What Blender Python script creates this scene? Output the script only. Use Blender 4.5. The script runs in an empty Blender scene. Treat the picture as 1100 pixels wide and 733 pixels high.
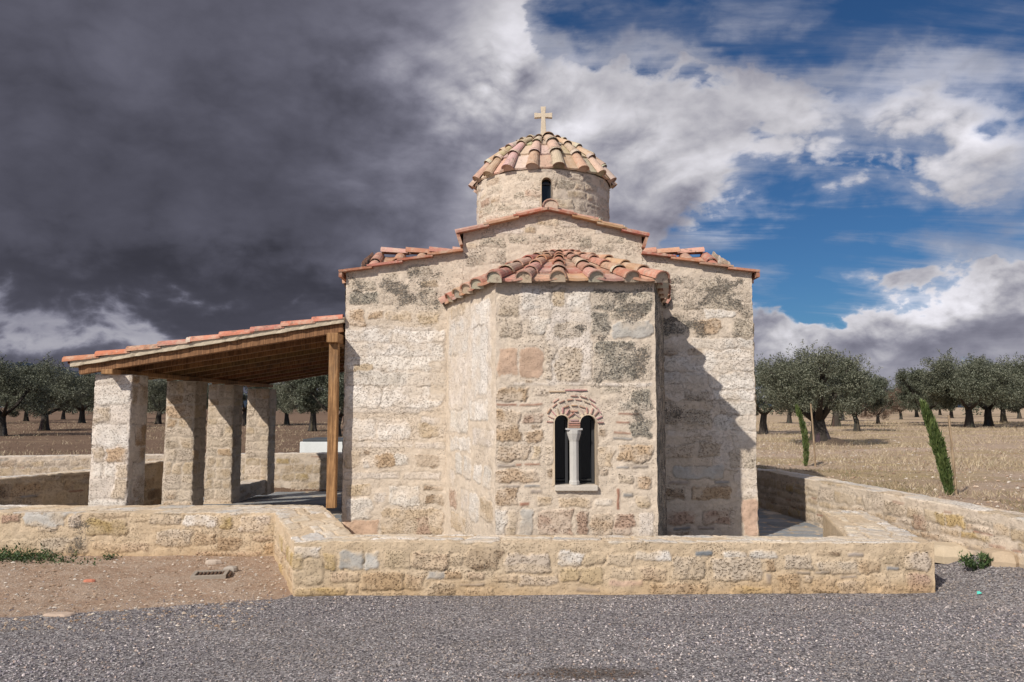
import bpy, math, random
import numpy as np
from mathutils import Vector, Matrix

# ------------------------------------------------------------------ camera, sky, sun, exposure
SC = bpy.context.scene
COL = SC.collection
F = 850.0; CX, CY = 550.0, 366.5; HZ = 438.0; CH = 1.7
TH = math.atan((HZ - CY) / F)
SUN_AZ = math.radians(37); SUN_EL = math.radians(37)

cam_d = bpy.data.cameras.new("camera"); cam = bpy.data.objects.new("camera", cam_d); COL.objects.link(cam)
cam.location = (0, 0, CH); cam.rotation_euler = (math.radians(90) + TH, 0, 0)
cam_d.sensor_width = 36; cam_d.lens = F / 1100 * 36; cam_d.clip_end = 20000; cam_d.clip_start = .05
SC.camera = cam
SC.view_settings.view_transform = 'Standard'; SC.view_settings.look = 'None'
SC.view_settings.exposure = 0.38; SC.view_settings.gamma = 1
SC.cycles.max_bounces = 5; SC.cycles.diffuse_bounces = 3; SC.cycles.glossy_bounces = 2; SC.cycles.transmission_bounces = 3
SC.render.resolution_x = 1024; SC.render.resolution_y = 682

sd = bpy.data.lights.new("sun", 'SUN'); sun = bpy.data.objects.new("sun", sd); COL.objects.link(sun)
sd.energy = 3.55; sd.angle = math.radians(.7); sd.color = (1, .95, .87)
light_dir = Vector((math.sin(SUN_AZ) * math.cos(SUN_EL), math.cos(SUN_AZ) * math.cos(SUN_EL), -math.sin(SUN_EL)))
sun.rotation_euler = light_dir.to_track_quat('-Z', 'Y').to_euler(); sun.location = (-20, -20, 30)


class NT:
    """tiny node helper"""
    def __init__(s, tree): s.t = tree; s.n = tree.nodes; s.l = tree.links; s.n.clear()
    def new(s, typ, **kw):
        n = s.n.new(typ)
        for k, v in kw.items(): setattr(n, k, v)
        return n
    def put(s, sock, v):
        if isinstance(v, bpy.types.NodeSocket): s.l.new(v, sock)
        elif v is not None: sock.default_value = v
    def m(s, op, a, b=None, c=None, clamp=False):
        n = s.new('ShaderNodeMath', operation=op, use_clamp=clamp)
        for i, x in enumerate((a, b, c)):
            if x is not None: s.put(n.inputs[i], x)
        return n.outputs[0]
    def mix(s, f, a, b, mode='MIX'):
        n = s.new('ShaderNodeMix', data_type='RGBA', blend_type=mode)
        s.put(n.inputs[0], f)
        for i, x in ((6, a), (7, b)):
            if isinstance(x, (tuple, list)): x = tuple(x) + ((1,) if len(x) == 3 else ())
            s.put(n.inputs[i], x)
        return n.outputs[2]
    def ramp(s, f, a, b, lo=0., hi=1.):
        n = s.new('ShaderNodeMapRange', interpolation_type='SMOOTHSTEP')
        s.put(n.inputs[0], f); n.inputs[1].default_value = a; n.inputs[2].default_value = b
        n.inputs[3].default_value = lo; n.inputs[4].default_value = hi
        return n.outputs[0]
    def noise(s, vec, scale, detail=4, rough=.55, dist=0.):
        n = s.new('ShaderNodeTexNoise'); s.put(n.inputs['Vector'], vec)
        n.inputs['Scale'].default_value = scale; n.inputs['Detail'].default_value = detail
        n.inputs['Roughness'].default_value = rough; n.inputs['Distortion'].default_value = dist
        return n.outputs['Fac']
    def voro(s, vec, scale, feature='F1', out='Distance'):
        n = s.new('ShaderNodeTexVoronoi', feature=feature); s.put(n.inputs['Vector'], vec)
        n.inputs['Scale'].default_value = scale
        return n.outputs[out]
    def vmul(s, vec, xyz):
        n = s.new('ShaderNodeVectorMath', operation='MULTIPLY'); s.put(n.inputs[0], vec); n.inputs[1].default_value = xyz
        return n.outputs[0]


def sky():
    w = bpy.data.worlds.new("World"); SC.world = w; w.use_nodes = True
    try: w.cycles.sampling_method = 'MANUAL'; w.cycles.sample_map_resolution = 512
    except Exception: pass
    k = NT(w.node_tree)
    tc = k.new('ShaderNodeTexCoord').outputs['Generated']
    st = k.new('ShaderNodeTexSky', sky_type='NISHITA'); st.sun_disc = False
    st.sun_elevation = SUN_EL; st.sun_rotation = math.pi + SUN_AZ
    st.air_density = 1.0; st.dust_density = .3; st.ozone_density = 3
    sep = k.new('ShaderNodeSeparateXYZ'); k.put(sep.inputs[0], tc)
    X, Y, Z = sep.outputs
    az = k.m('ARCTAN2', X, Y); el = k.m('ARCSINE', Z)
    zz = k.m('ADD', k.m('MAXIMUM', Z, 0.), .16)
    cmb = k.new('ShaderNodeCombineXYZ')
    k.put(cmb.inputs[0], k.m('DIVIDE', X, zz)); k.put(cmb.inputs[1], k.m('DIVIDE', Y, zz)); cmb.inputs[2].default_value = 0.7
    P = cmb.outputs[0]
    big = k.noise(P, .62, 7, .56, .25)
    mid = k.noise(P, 1.7, 8, .6, .3)
    fine = k.noise(P, 4.6, 7, .62, .2)
    wisp = k.noise(k.vmul(P, (.55, 2.2, 1)), 1.5, 8, .62, .6)
    wc = k.new('ShaderNodeTexNoise'); k.put(wc.inputs['Vector'], tc); wc.inputs['Scale'].default_value = 9; wc.inputs['Detail'].default_value = 2
    wsub = k.new('ShaderNodeVectorMath', operation='MULTIPLY_ADD'); k.put(wsub.inputs[0], wc.outputs['Color']); wsub.inputs[1].default_value = (.035, .035, .035); k.put(wsub.inputs[2], tc)
    warped = wsub.outputs[0]
    def billow(v):
        v2 = k.vmul(v, (1, 1, 1.6)); acc = None
        for sc_, am in ((6.5, .5), (13, .27), (27, .15), (56, .08)):
            q = k.m('MULTIPLY', k.m('ABSOLUTE', k.m('SUBTRACT', k.noise(v2, sc_, 0, 0), .5)), 2*am)
            acc = q if acc is None else k.m('ADD', acc, q)
        n = k.noise(v2, 6.0, 9, .60)
        return k.m('ADD', k.m('MULTIPLY', k.m('SUBTRACT', acc, .22), .62), k.m('ADD', k.m('MULTIPLY', k.m('SUBTRACT', n, .5), .9), .5))
    puff = billow(warped)
    # warp the placement of the cloud masses so none has a clean outline
    azw = k.m('ADD', az, k.m('MULTIPLY', k.m('SUBTRACT', mid, .5), .30))
    elw = k.m('ADD', el, k.m('MULTIPLY', k.m('SUBTRACT', puff, .5), .26))
    def blob(px, py, rx, ry, wgt):
        a = math.atan((px - 550) / F); e = math.atan((HZ - py) / F * math.cos(a))
        dx = k.m('DIVIDE', k.m('SUBTRACT', azw, a), rx / F); dy = k.m('DIVIDE', k.m('SUBTRACT', elw, e), ry / F)
        d = k.m('ADD', k.m('MULTIPLY', dx, dx), k.m('MULTIPLY', dy, dy))
        return k.m('MULTIPLY', k.m('EXPONENT', k.m('MULTIPLY', d, -1.)), wgt)
    def total(lst, base):
        r = base
        for b in lst: r = k.m('ADD', r, blob(*b))
        return r
    aaz = k.m('ABSOLUTE', az)
    behind = k.ramp(aaz, .85, 1.5)                       # outside the view the cloud breaks up, brightened as added fill light
    left = k.m('MULTIPLY', k.ramp(azw, -.02, .06, 1., 0.), k.m('SUBTRACT', 1., k.m('MULTIPLY', behind, .75)))
    tco = k.new('ShaderNodeVectorMath', operation='ADD'); k.put(tco.inputs[0], warped); tco.inputs[1].default_value = (-.016, -.01, .026)
    puff2 = billow(tco.outputs[0])
    relief = k.m('MULTIPLY', k.m('SUBTRACT', puff, puff2), 2.6)
    cover = total([(640, 120, 85, 80, .90), (735, 215, 100, 75, 1.1), (800, 110, 60, 40, .5), (650, 250, 90, 80, .9), (520, 90, 60, 120, .9), (720, 110, 80, 45, .40), (840, 125, 50, 45, .50),
                   (990, 140, 110, 48, .92), (1095, 195, 60, 36, .4), (1010, 395, 230, 70, 1.35), (830, 395, 130, 46, .9), (1090, 345, 100, 40, .6),
                   (1000, 268, 150, 12, .15), (600, 15, 60, 30, -.7), (865, 250, 80, 50, -.75), (760, 35, 190, 36, -.75), (900, 315, 120, 14, -.6), (805, 175, 24, 26, -.3), (1020, 50, 130, 26, -.35), (980, 255, 140, 26, -.5)],
                  k.m('ADD', k.m('MULTIPLY', left, 1.6), -.03))
    dens = k.m('ADD', cover, k.m('MULTIPLY', k.m('SUBTRACT', k.m('ADD', k.m('MULTIPLY', mid, .35), k.m('MULTIPLY', puff, .65)), .5), 1.7))
    alpha = k.ramp(dens, .22, .84)
    thin = k.ramp(k.m('ADD', wisp, k.m('MULTIPLY', cover, .22)), .40, .80, 0., .60)
    a2 = k.m('MAXIMUM', alpha, thin)
    # brightness of the cloud: heavy rain cloud on the left, sunlit heads on the right
    br = total([(560, 55, 60, 55, .26), (505, 60, 50, 60, .08), (720, 130, 90, 50, .08), (790, 215, 60, 60, .16), (985, 120, 120, 45, .20), (1010, 330, 190, 24, .24), (690, 245, 80, 50, -.06), (40, 366, 190, 15, .19),
                (240, 362, 110, 12, .14), (640, 100, 60, 45, .08), (470, 30, 120, 70, .04), (250, 318, 330, 34, -.035), (150, 200, 260, 110, -.02),
                (950, 392, 200, 16, -.06), (600, 240, 70, 60, -.02)],
               k.m('ADD', k.m('ADD', k.ramp(azw, -.26, .14, .088, .285), k.m('MULTIPLY', behind, 1.15)), k.ramp(Z, .50, .8, 0., .25)))  # last terms: added fill from unseen cloud behind and overhead
    tex = k.m('ADD', k.m('MULTIPLY', k.m('SUBTRACT', puff, .5), .9), k.m('MULTIPLY', k.m('SUBTRACT', big, .5), .9))
    tex = k.m('ADD', tex, k.m('MULTIPLY', k.m('SUBTRACT', mid, .5), .8))
    tex = k.m('ADD', tex, k.m('MULTIPLY', relief, k.ramp(azw, -.4, .1, .16, .85)))
    br = k.m('MULTIPLY', br, k.m('MAXIMUM', k.m('ADD', 1., k.m('MULTIPLY', tex, k.ramp(azw, -.35, .1, .80, .72))), .35))
    # thinner rims catch the sun
    rim = k.m('MULTIPLY', k.ramp(dens, .3, .95, 1., 0.), k.ramp(azw, -.05, .15, 0., .10))
    br = k.m('ADD', br, rim)
    tint = k.mix(k.ramp(br, .03, .45), (.88, .88, 1.18), (1.0, .98, 1.05))
    cc = k.new('ShaderNodeVectorMath', operation='SCALE'); k.put(cc.inputs[0], tint); k.put(cc.inputs['Scale'], br)
    b1 = k.new('ShaderNodeBackground'); b1.inputs[1].default_value = .10
    skyc = k.mix(1., st.outputs[0], (.165, .295, .43), 'MULTIPLY')
    k.put(b1.inputs[0], skyc)
    b2 = k.new('ShaderNodeBackground'); k.put(b2.inputs[0], cc.outputs[0]); b2.inputs[1].default_value = 1.0
    mx = k.new('ShaderNodeMixShader'); k.put(mx.inputs[0], a2)
    k.l.new(b1.outputs[0], mx.inputs[1]); k.l.new(b2.outputs[0], mx.inputs[2])
    o = k.new('ShaderNodeOutputWorld'); k.l.new(mx.outputs[0], o.inputs[0])
sky()

# ------------------------------------------------------------------ pixel <-> world
ST, CT = math.sin(TH), math.cos(TH)
def ray(px, py):
    a = (px - CX) / F; v = (CY - py) / F
    return np.array([a, CT - v * ST, ST + v * CT])
def at(px, py, Y):
    d = ray(px, py); t = Y / d[1]; return (d[0] * t, Y, CH + d[2] * t)
def on_z(px, py, z):
    d = ray(px, py); t = (z - CH) / d[2]; return (d[0] * t, d[1] * t, z)

# ------------------------------------------------------------------ noise in numpy
def _h(ix, iy, iz, seed):
    n = (ix * 374761393 + iy * 668265263 + iz * 2147483647 + seed * 974634777) & 0xFFFFFFFF
    n = ((n ^ (n >> 13)) * 1274126177) & 0xFFFFFFFF
    n = ((n ^ (n >> 16)) * 2246822519) & 0xFFFFFFFF
    return ((n ^ (n >> 15)) & 0xFFFFFF) / float(0xFFFFFF)
def vn(x, y, z=None, seed=0):
    x = np.asarray(x, float); y = np.asarray(y, float); z = np.zeros_like(x) if z is None else np.asarray(z, float)
    ix, iy, iz = np.floor(x).astype(np.int64), np.floor(y).astype(np.int64), np.floor(z).astype(np.int64)
    fx, fy, fz = x - ix, y - iy, z - iz
    fx, fy, fz = fx*fx*(3-2*fx), fy*fy*(3-2*fy), fz*fz*(3-2*fz)
    r = 0
    for dx in (0, 1):
        for dy in (0, 1):
            for dz in (0, 1):
                w = (fx if dx else 1-fx) * (fy if dy else 1-fy) * (fz if dz else 1-fz)
                r = r + w * _h(ix+dx, iy+dy, iz+dz, seed)
    return r
def fbm(x, y, z=None, seed=0, o=4, g=.5):
    r, a, s, t = 0, 1., 1., 0
    for i in range(o):
        r = r + a * vn(x*s, y*s, None if z is None else z*s, seed+i*17); t += a; a *= g; s *= 2.03
    return r / t
def sst(a, b, x):
    t = np.clip((x - a) / (b - a), 0, 1); return t*t*(3-2*t)

# ------------------------------------------------------------------ objects
def mesh_np(name, V, Q, mat, parent=None, smooth=True, attrs=None):
    """V (n,3), Q (m,k) numpy, all faces with k corners"""
    V = np.ascontiguousarray(V, np.float32); Q = np.ascontiguousarray(Q, np.int32)
    me = bpy.data.meshes.new(name)
    me.vertices.add(len(V)); me.vertices.foreach_set('co', V.ravel())
    m, kk = Q.shape
    me.loops.add(m*kk); me.loops.foreach_set('vertex_index', Q.ravel())
    me.polygons.add(m); me.polygons.foreach_set('loop_start', np.arange(m, dtype=np.int32)*kk)
    me.polygons.foreach_set('use_smooth', np.full(m, smooth))
    me.update(calc_edges=True); me.validate()
    for an, A in (attrs or {}).items():
        a = me.attributes.new(an, 'FLOAT_COLOR', 'POINT')
        B = np.ones((len(V), 4), np.float32); B[:, :A.shape[1]] = A
        a.data.foreach_set('color', B.ravel())
    me.materials.append(mat)
    return link(name, me, parent)
def link(name, me, parent=None):
    o = bpy.data.objects.new(name, me); COL.objects.link(o)
    if parent is not None:
        o.parent = parent
        root = parent
        while root.parent: root = root.parent
        if parent is root: o.location = -Vector(root.location)   # meshes are written in place, the Empty sits at the base
    return o
def tag(o, label=None, cat=None, group=None, kind=None):
    if label: o['label'] = label
    if cat: o['category'] = cat
    if group: o['group'] = group
    if kind: o['kind'] = kind
    return o
def empty(name, loc=(0, 0, 0), label=None, cat=None, group=None):
    o = bpy.data.objects.new(name, None); COL.objects.link(o); o.location = loc; o.empty_display_size = .2
    return tag(o, label, cat, group)

class MB:
    """collects polygons (any size) with a colour per vertex"""
    def __init__(s): s.v = []; s.f = []; s.c = []
    def add(s, vs, fs, c=(.5, .5, .5)):
        b = len(s.v); s.v += [tuple(p) for p in vs]; s.f += [tuple(b+i for i in f) for f in fs]; s.c += [c]*len(vs); return s
    def box(s, lo, hi, c=(.5,.5,.5), M=None):
        (x0,y0,z0),(x1,y1,z1) = lo, hi
        vs = [Vector(p) for p in ((x0,y0,z0),(x1,y0,z0),(x1,y1,z0),(x0,y1,z0),(x0,y0,z1),(x1,y0,z1),(x1,y1,z1),(x0,y1,z1))]
        if M is not None: vs = [M @ p for p in vs]
        return s.add(vs, [(0,3,2,1),(4,5,6,7),(0,1,5,4),(1,2,6,5),(2,3,7,6),(3,0,4,7)], c)
    def beam(s, a, b, w, h, c=(.5,.5,.5), up=(0,0,1)):
        a, b = Vector(a), Vector(b); d = (b-a).normalized(); sd_ = d.cross(Vector(up)).normalized(); u = sd_.cross(d)
        vs = []
        for p in (a, b):
            for i, j in ((-1,-1),(1,-1),(1,1),(-1,1)): vs.append(p + sd_*w/2*i + u*h/2*j)
        return s.add(vs, [(3,2,1,0),(4,5,6,7),(0,1,5,4),(1,2,6,5),(2,3,7,6),(3,0,4,7)], c)
    def tube(s, pts, rad, n=8, c=(.5,.5,.5), cap=True):
        pts = [Vector(p) for p in pts]; rings = []
        ref = Vector((1, 0, 0)) if abs((pts[-1]-pts[0]).normalized().x) < .8 else Vector((0, 1, 0))
        vs = []
        for i, p in enumerate(pts):
            d = (pts[min(i+1, len(pts)-1)] - pts[max(i-1, 0)]).normalized(); a = d.cross(ref).normalized(); b = d.cross(a)
            r = rad[i] if hasattr(rad, '__len__') else rad
            for k in range(n):
                t = 2*math.pi*k/n; vs.append(p + a*r*math.cos(t) + b*r*math.sin(t))
        fs = [(i*n+k, i*n+(k+1) % n, (i+1)*n+(k+1) % n, (i+1)*n+k) for i in range(len(pts)-1) for k in range(n)]
        if cap: fs += [tuple(reversed(range(n))), tuple((len(pts)-1)*n+k for k in range(n))]
        return s.add(vs, fs, c)
    def build(s, name, mat, parent=None, smooth=False, bevel=0):
        me = bpy.data.meshes.new(name); me.from_pydata(s.v, [], s.f); me.update()
        a = me.attributes.new('col', 'FLOAT_COLOR', 'POINT')
        a.data.foreach_set('color', np.array([tuple(c)+(1,) for c in s.c], np.float32).ravel())
        if smooth: me.polygons.foreach_set('use_smooth', [True]*len(me.polygons))
        me.materials.append(mat)
        o = link(name, me, parent)
        if bevel:
            b = o.modifiers.new('bevel', 'BEVEL'); b.width = bevel; b.segments = 2; b.limit_method = 'ANGLE'
        return o

# ------------------------------------------------------------------ materials
def mat(name):
    m = bpy.data.materials.new(name); m.use_nodes = True; k = NT(m.node_tree)
    b = k.new('ShaderNodeBsdfPrincipled'); o = k.new('ShaderNodeOutputMaterial'); k.l.new(b.outputs[0], o.inputs[0])
    b.inputs['Specular IOR Level'].default_value = .25; b.inputs['Roughness'].default_value = .9
    return m, k, b
def bump(k, b, h, dist, strength=1.):
    n = k.new('ShaderNodeBump'); n.inputs['Strength'].default_value = strength; n.inputs['Distance'].default_value = dist
    k.put(n.inputs['Height'], h); k.l.new(n.outputs[0], b.inputs['Normal'])
def geo_pos(k): return k.new('ShaderNodeNewGeometry').outputs['Position']
def objc(k): return k.new('ShaderNodeTexCoord').outputs['Object']
def attr(k, n, out='Color'): return k.new('ShaderNodeAttribute', attribute_name=n).outputs[out]

def m_masonry():
    m, k, b = mat('masonry'); P = objc(k)
    col = attr(k, 'col'); prm = k.new('ShaderNodeSeparateColor'); k.put(prm.inputs[0], attr(k, 'prm'))
    pit, lich, _ = prm.outputs
    n1 = k.noise(P, 26, 7, .68); n2 = k.noise(P, 62, 5, .7); n3 = k.noise(P, 5, 4, .6); n4 = k.noise(k.vmul(P, (1, 1, 1.25)), 46, 3, .62, .1)
    c = k.mix(1., col, k.mix(n1, (.70, .69, .68), (1.22, 1.22, 1.22)), 'MULTIPLY')
    c = k.mix(1., c, k.mix(n3, (.90, .86, .80), (1.08, 1.08, 1.10)), 'MULTIPLY')
    # open pores of the travertine, dirt and pit shade darkened into the colour
    vp = k.voro(P, 52); vr = k.new('ShaderNodeSeparateColor'); k.put(vr.inputs[0], k.voro(P, 52, out='Color'))
    pore = k.m('MULTIPLY', k.ramp(vp, .22, .40, 1., 0.), k.ramp(vr.outputs[0], .50, .56))
    pm = k.m('MULTIPLY', k.m('MAXIMUM', pore, k.ramp(k.m('ADD', n4, k.m('MULTIPLY', pit, -.07)), .33, .38, .8, 0.)), k.m('MINIMUM', k.m('MULTIPLY', pit, 1.4), 1.))
    c = k.mix(k.m('MULTIPLY', pm, .55), c, k.mix(1., c, (.40, .33, .27), 'MULTIPLY'))
    # larger flat-lying hollows, shade painted in along with the dirt
    Pb = k.vmul(P, (1, 1, 1.9)); hb_ = k.voro(Pb, 21); hr = k.new('ShaderNodeSeparateColor'); k.put(hr.inputs[0], k.voro(Pb, 21, out='Color'))
    hol = k.m('MULTIPLY', k.m('MULTIPLY', k.ramp(k.m('ADD', hb_, k.m('MULTIPLY', k.m('SUBTRACT', n2, .5), .5)), .16, .27, 1., 0.), k.ramp(hr.outputs[1], .56, .60)), k.ramp(pit, .3, .7))
    c = k.mix(k.m('MULTIPLY', hol, .62), c, k.mix(1., c, (.36, .29, .22), 'MULTIPLY'))
    # black lichen growing in specks
    lm = k.m('MULTIPLY', k.ramp(k.m('ADD', k.m('ADD', k.m('MULTIPLY', n4, .6), k.m('MULTIPLY', n2, .4)), k.m('MULTIPLY', lich, .22)), .590, .655), k.ramp(lich, .03, .2))
    c = k.mix(k.m('MULTIPLY', lm, .80), c, (.065, .060, .052))
    # scattered tiny dark and pale grains everywhere
    c = k.mix(k.ramp(n2, .70, .80, 0., .22), c, (.60, .55, .47)); c = k.mix(k.ramp(n2, .25, .33, .40, 0.), c, (.13, .10, .07))
    k.put(b.inputs['Base Color'], c)
    h = k.m('ADD', k.m('MULTIPLY', n1, .35), k.m('MULTIPLY', n2, .22)); h = k.m('SUBTRACT', h, k.m('MULTIPLY', pm, .9)); h = k.m('SUBTRACT', h, k.m('MULTIPLY', hol, 1.3))
    bump(k, b, h, .016, .9); b.inputs['Roughness'].default_value = .95
    return m
def m_simple(name, tint, scale=30, var=.3, bd=.004, rough=.85, useattr=True, stretch=(1,1,1), spec=.25):
    m, k, b = mat(name); P = k.vmul(objc(k), stretch)
    n1 = k.noise(P, scale, 6, .65); n2 = k.noise(P, scale*.17, 4, .6)
    base = attr(k, 'col') if useattr else tint
    c = k.mix(1., base, k.mix(n1, (1-var,)*3, (1+var,)*3), 'MULTIPLY') if useattr else k.mix(n1, tuple(x*(1-var) for x in tint), tuple(x*(1+var) for x in tint))
    c = k.mix(1., c, k.mix(n2, (.8, .8, .8), (1.18, 1.18, 1.18)), 'MULTIPLY')
    k.put(b.inputs['Base Color'], c); b.inputs['Roughness'].default_value = rough; b.inputs['Specular IOR Level'].default_value = spec
    bump(k, b, n1, bd); return m
def m_tile():
    m, k, b = mat('clay_tile'); P = objc(k)
    n1 = k.noise(P, 40, 6, .7); n2 = k.noise(P, 9, 5, .65)
    c = k.mix(1., attr(k, 'col'), k.mix(n1, (.72, .72, .72), (1.25, 1.25, 1.25)), 'MULTIPLY')
    n5 = k.noise(P, 17, 6, .7); n6 = k.noise(P, 2.3, 4, .6)
    c = k.mix(k.ramp(n2, .44, .66, .08, .62), c, (.50, .385, .285))       # lime and dust
    c = k.mix(k.ramp(n5, .55, .68, 0., .5), c, (.24, .12, .08)); c = k.mix(k.ramp(k.m('ADD', k.m('MULTIPLY', n5, .5), k.m('MULTIPLY', n6, .5)), .54, .62, 0., .6), c, (.16, .13, .10))
    c = k.mix(k.ramp(n1, .25, .36, .5, 0.), c, (.10, .06, .045))
    k.put(b.inputs['Base Color'], c); bump(k, b, n1, .006); b.inputs['Roughness'].default_value = .85; return m
def m_wood():
    m, k, b = mat('pine_wood'); P = objc(k); cc = attr(k, 'col')
    g = k.noise(P, 9, 6, .7, 1.2); s = k.new('ShaderNodeSeparateXYZ'); k.put(s.inputs[0], P)
    g2 = k.noise(k.vmul(P, (60, 60, 4)), 1.0, 4, .6); kn = k.voro(P, 3.0)
    c = k.mix(1., cc, k.mix(g, (.62, .58, .52), (1.3, 1.3, 1.3)), 'MULTIPLY'); c = k.mix(1., c, k.mix(k.ramp(g2, .3, .7), (.55, .5, .46), (1.3, 1.28, 1.25)), 'MULTIPLY')
    c = k.mix(k.ramp(kn, .04, .075, .7, 0.), c, (.06, .03, .012))
    c = k.mix(k.ramp(k.noise(k.vmul(P, (1, 1, .4)), 3.2, 5, .65), .52, .70, 0., .55), c, (.12, .085, .055))
    k.put(b.inputs['Base Color'], c); b.inputs['Roughness'].default_value = .7; bump(k, b, g2, .004); return m
def m_glass():
    m, k, b = mat('dark_glass'); b.inputs['Base Color'].default_value = (.006, .008, .010, 1); b.inputs['Roughness'].default_value = .12
    b.inputs['Specular IOR Level'].default_value = .35; return m
def m_leaf(name, a, c2, var=1.):
    m, k, b = mat(name); P = objc(k)
    rnd = k.new('ShaderNodeNewGeometry').outputs['Random Per Island']; oi = k.new('ShaderNodeObjectInfo').outputs['Random']
    c = k.mix(k.ramp(rnd, .15, .95), a, c2)
    c = k.mix(1., c, k.mix(k.noise(P, 2.2, 3, .6), (.62, .66, .6), (1.4, 1.35, 1.4)), 'MULTIPLY')
    c = k.mix(1., c, k.mix(oi, (.82, .85, .82), (1.15, 1.12, 1.1)), 'MULTIPLY')
    k.put(b.inputs['Base Color'], c); b.inputs['Roughness'].default_value = .55; b.inputs['Specular IOR Level'].default_value = .35
    t = k.new('ShaderNodeBsdfTranslucent'); k.put(t.inputs[0], c); mx = k.new('ShaderNodeMixShader'); mx.inputs[0].default_value = .22
    o = [n for n in k.n if n.bl_idname == 'ShaderNodeOutputMaterial'][0]
    k.l.new(b.outputs[0], mx.inputs[1]); k.l.new(t.outputs[0], mx.inputs[2]); k.l.new(mx.outputs[0], o.inputs[0]); return m
def m_ground():
    m, k, b = mat('ground'); P = geo_pos(k)
    z = k.new('ShaderNodeSeparateColor'); k.put(z.inputs[0], attr(k, 'zone')); gz, dz, lf = z.outputs
    n0 = k.noise(P, .35, 6, .6); n1 = k.noise(P, 3.2, 6, .65); n2 = k.noise(P, 22, 6, .7); n3 = k.noise(P, 90, 4, .7)
    fs = k.noise(k.vmul(P, (.25, 1.3, 1)), 1.1, 6, .62)
    v = k.voro(P, 75, out='Color'); vs = k.new('ShaderNodeSeparateColor'); k.put(vs.inputs[0], v)
    vd = k.voro(P, 75)
    # crushed stone
    g = k.mix(k.ramp(vs.outputs[0], .0, 1.), (.09, .080, .080), (.35, .315, .305)); g = k.mix(k.ramp(vs.outputs[1], .90, .97), g, (.55, .52, .50))
    g = k.mix(k.ramp(n1, .55, .75, 0., .35), g, (.22, .18, .14)); g = k.mix(1., g, k.mix(n0, (.85, .85, .85), (1.15, 1.15, 1.15)), 'MULTIPLY')
    # bare pinkish soil with crumbs and small stones
    d = k.mix(n2, (.22, .14, .09), (.50, .35, .25)); d = k.mix(k.ramp(n1, .40, .62), d, k.mix(n2, (.29, .20, .14), (.54, .41, .31)))
    d = k.mix(k.ramp(vs.outputs[2], .93, .97, 0., .7), d, (.55, .48, .40)); d = k.mix(k.ramp(n3, .62, .74, 0., .5), d, (.13, .085, .055))
    # dry field: straw, soil, stones; browner to the left, with cloud shade painted into the soil colour
    f = k.mix(k.ramp(fs, .38, .62), k.mix(n2, (.30, .215, .145), (.50, .38, .27)), k.mix(n2, (.30, .225, .115), (.56, .44, .245)))
    f = k.mix(k.ramp(k.noise(k.vmul(P, (.5, 1, 1)), .55, 5, .65), .42, .60), f, k.mix(n2, (.36, .26, .185), (.58, .45, .345))); f = k.mix(k.ramp(n1, .56, .70, 0., .65), f, (.24, .185, .11)); f = k.mix(k.ramp(n2, .66, .74, 0., .5), f, (.58, .50, .42))
    f = k.mix(k.ramp(k.noise(P, .9, 5, .7), .60, .72, 0., .5), f, (.19, .17, .085))
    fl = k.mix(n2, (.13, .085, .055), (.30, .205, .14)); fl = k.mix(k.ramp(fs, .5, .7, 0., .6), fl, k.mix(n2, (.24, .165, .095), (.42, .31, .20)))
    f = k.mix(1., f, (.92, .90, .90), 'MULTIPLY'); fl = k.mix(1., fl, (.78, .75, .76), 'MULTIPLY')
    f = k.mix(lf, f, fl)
    edge = k.m('MULTIPLY', k.m('SUBTRACT', k.m('ADD', k.m('MULTIPLY', n1, .6), k.m('MULTIPLY', n2, .4)), .5), 1.1)
    c = k.mix(k.ramp(k.m('ADD', dz, edge), .42, .58), f, d); c = k.mix(k.ramp(k.m('ADD', gz, edge), .42, .58), c, g)
    pv = k.new('ShaderNodeVectorMath', operation='SUBTRACT'); k.put(pv.inputs[0], P); pv.inputs[1].default_value = (.50, 5.24, 0)
    pl_ = k.new('ShaderNodeVectorMath', operation='LENGTH'); k.put(pl_.inputs[0], k.vmul(pv.outputs[0], (1, 3.2, 0)))
    c = k.mix(k.ramp(k.m('ADD', pl_.outputs['Value'], edge), .15, .55, .6, 0.), c, (.085, .062, .045))   # damp brown patch
    k.put(b.inputs['Base Color'], c)
    bump(k, b, k.m('ADD', k.m('ADD', k.m('MULTIPLY', n2, .7), k.m('MULTIPLY', n3, .4)), k.m('MULTIPLY', n1, 2.2)), .04, .9); b.inputs['Roughness'].default_value = .97
    b.inputs['Specular IOR Level'].default_value = .1
    return m

M = dict(mas=m_masonry(), tile=m_tile(), wood=m_wood(), glass=m_glass(), ground=m_ground(),
         stone=m_simple('carved_stone', (.5,.45,.36), 45, .18, .004), plain=m_simple('limewash', (.6,.6,.6), 20, .1, .003),
         metal=m_simple('dark_metal', (.03,.03,.03), 30, .2, .001, .5), bark=m_simple('bark', (.08,.06,.045), 14, .5, .05, useattr=True, stretch=(1,1,.3)),
         chip=m_simple('crushed_stone', None, 60, .2, .002, .9), straw=m_simple('straw', None, 30, .25, .001, .9),
         leaf=m_leaf('olive_leaf', (.048,.055,.032), (.215,.222,.162)), cyp=m_leaf('cypress_leaf', (.05,.08,.02), (.17,.21,.07)),
         weed=m_leaf('weed_leaf', (.03,.055,.018), (.10,.15,.055)), rust=m_leaf('dry_leaf', (.11,.07,.05), (.26,.17,.12)),
         hill=m_simple('far_hill', (.030,.040,.058), .02, .3, .5, 1., useattr=False, spec=0.))  # far_hill: bluish haze and cloud shade put into its colour

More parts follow.
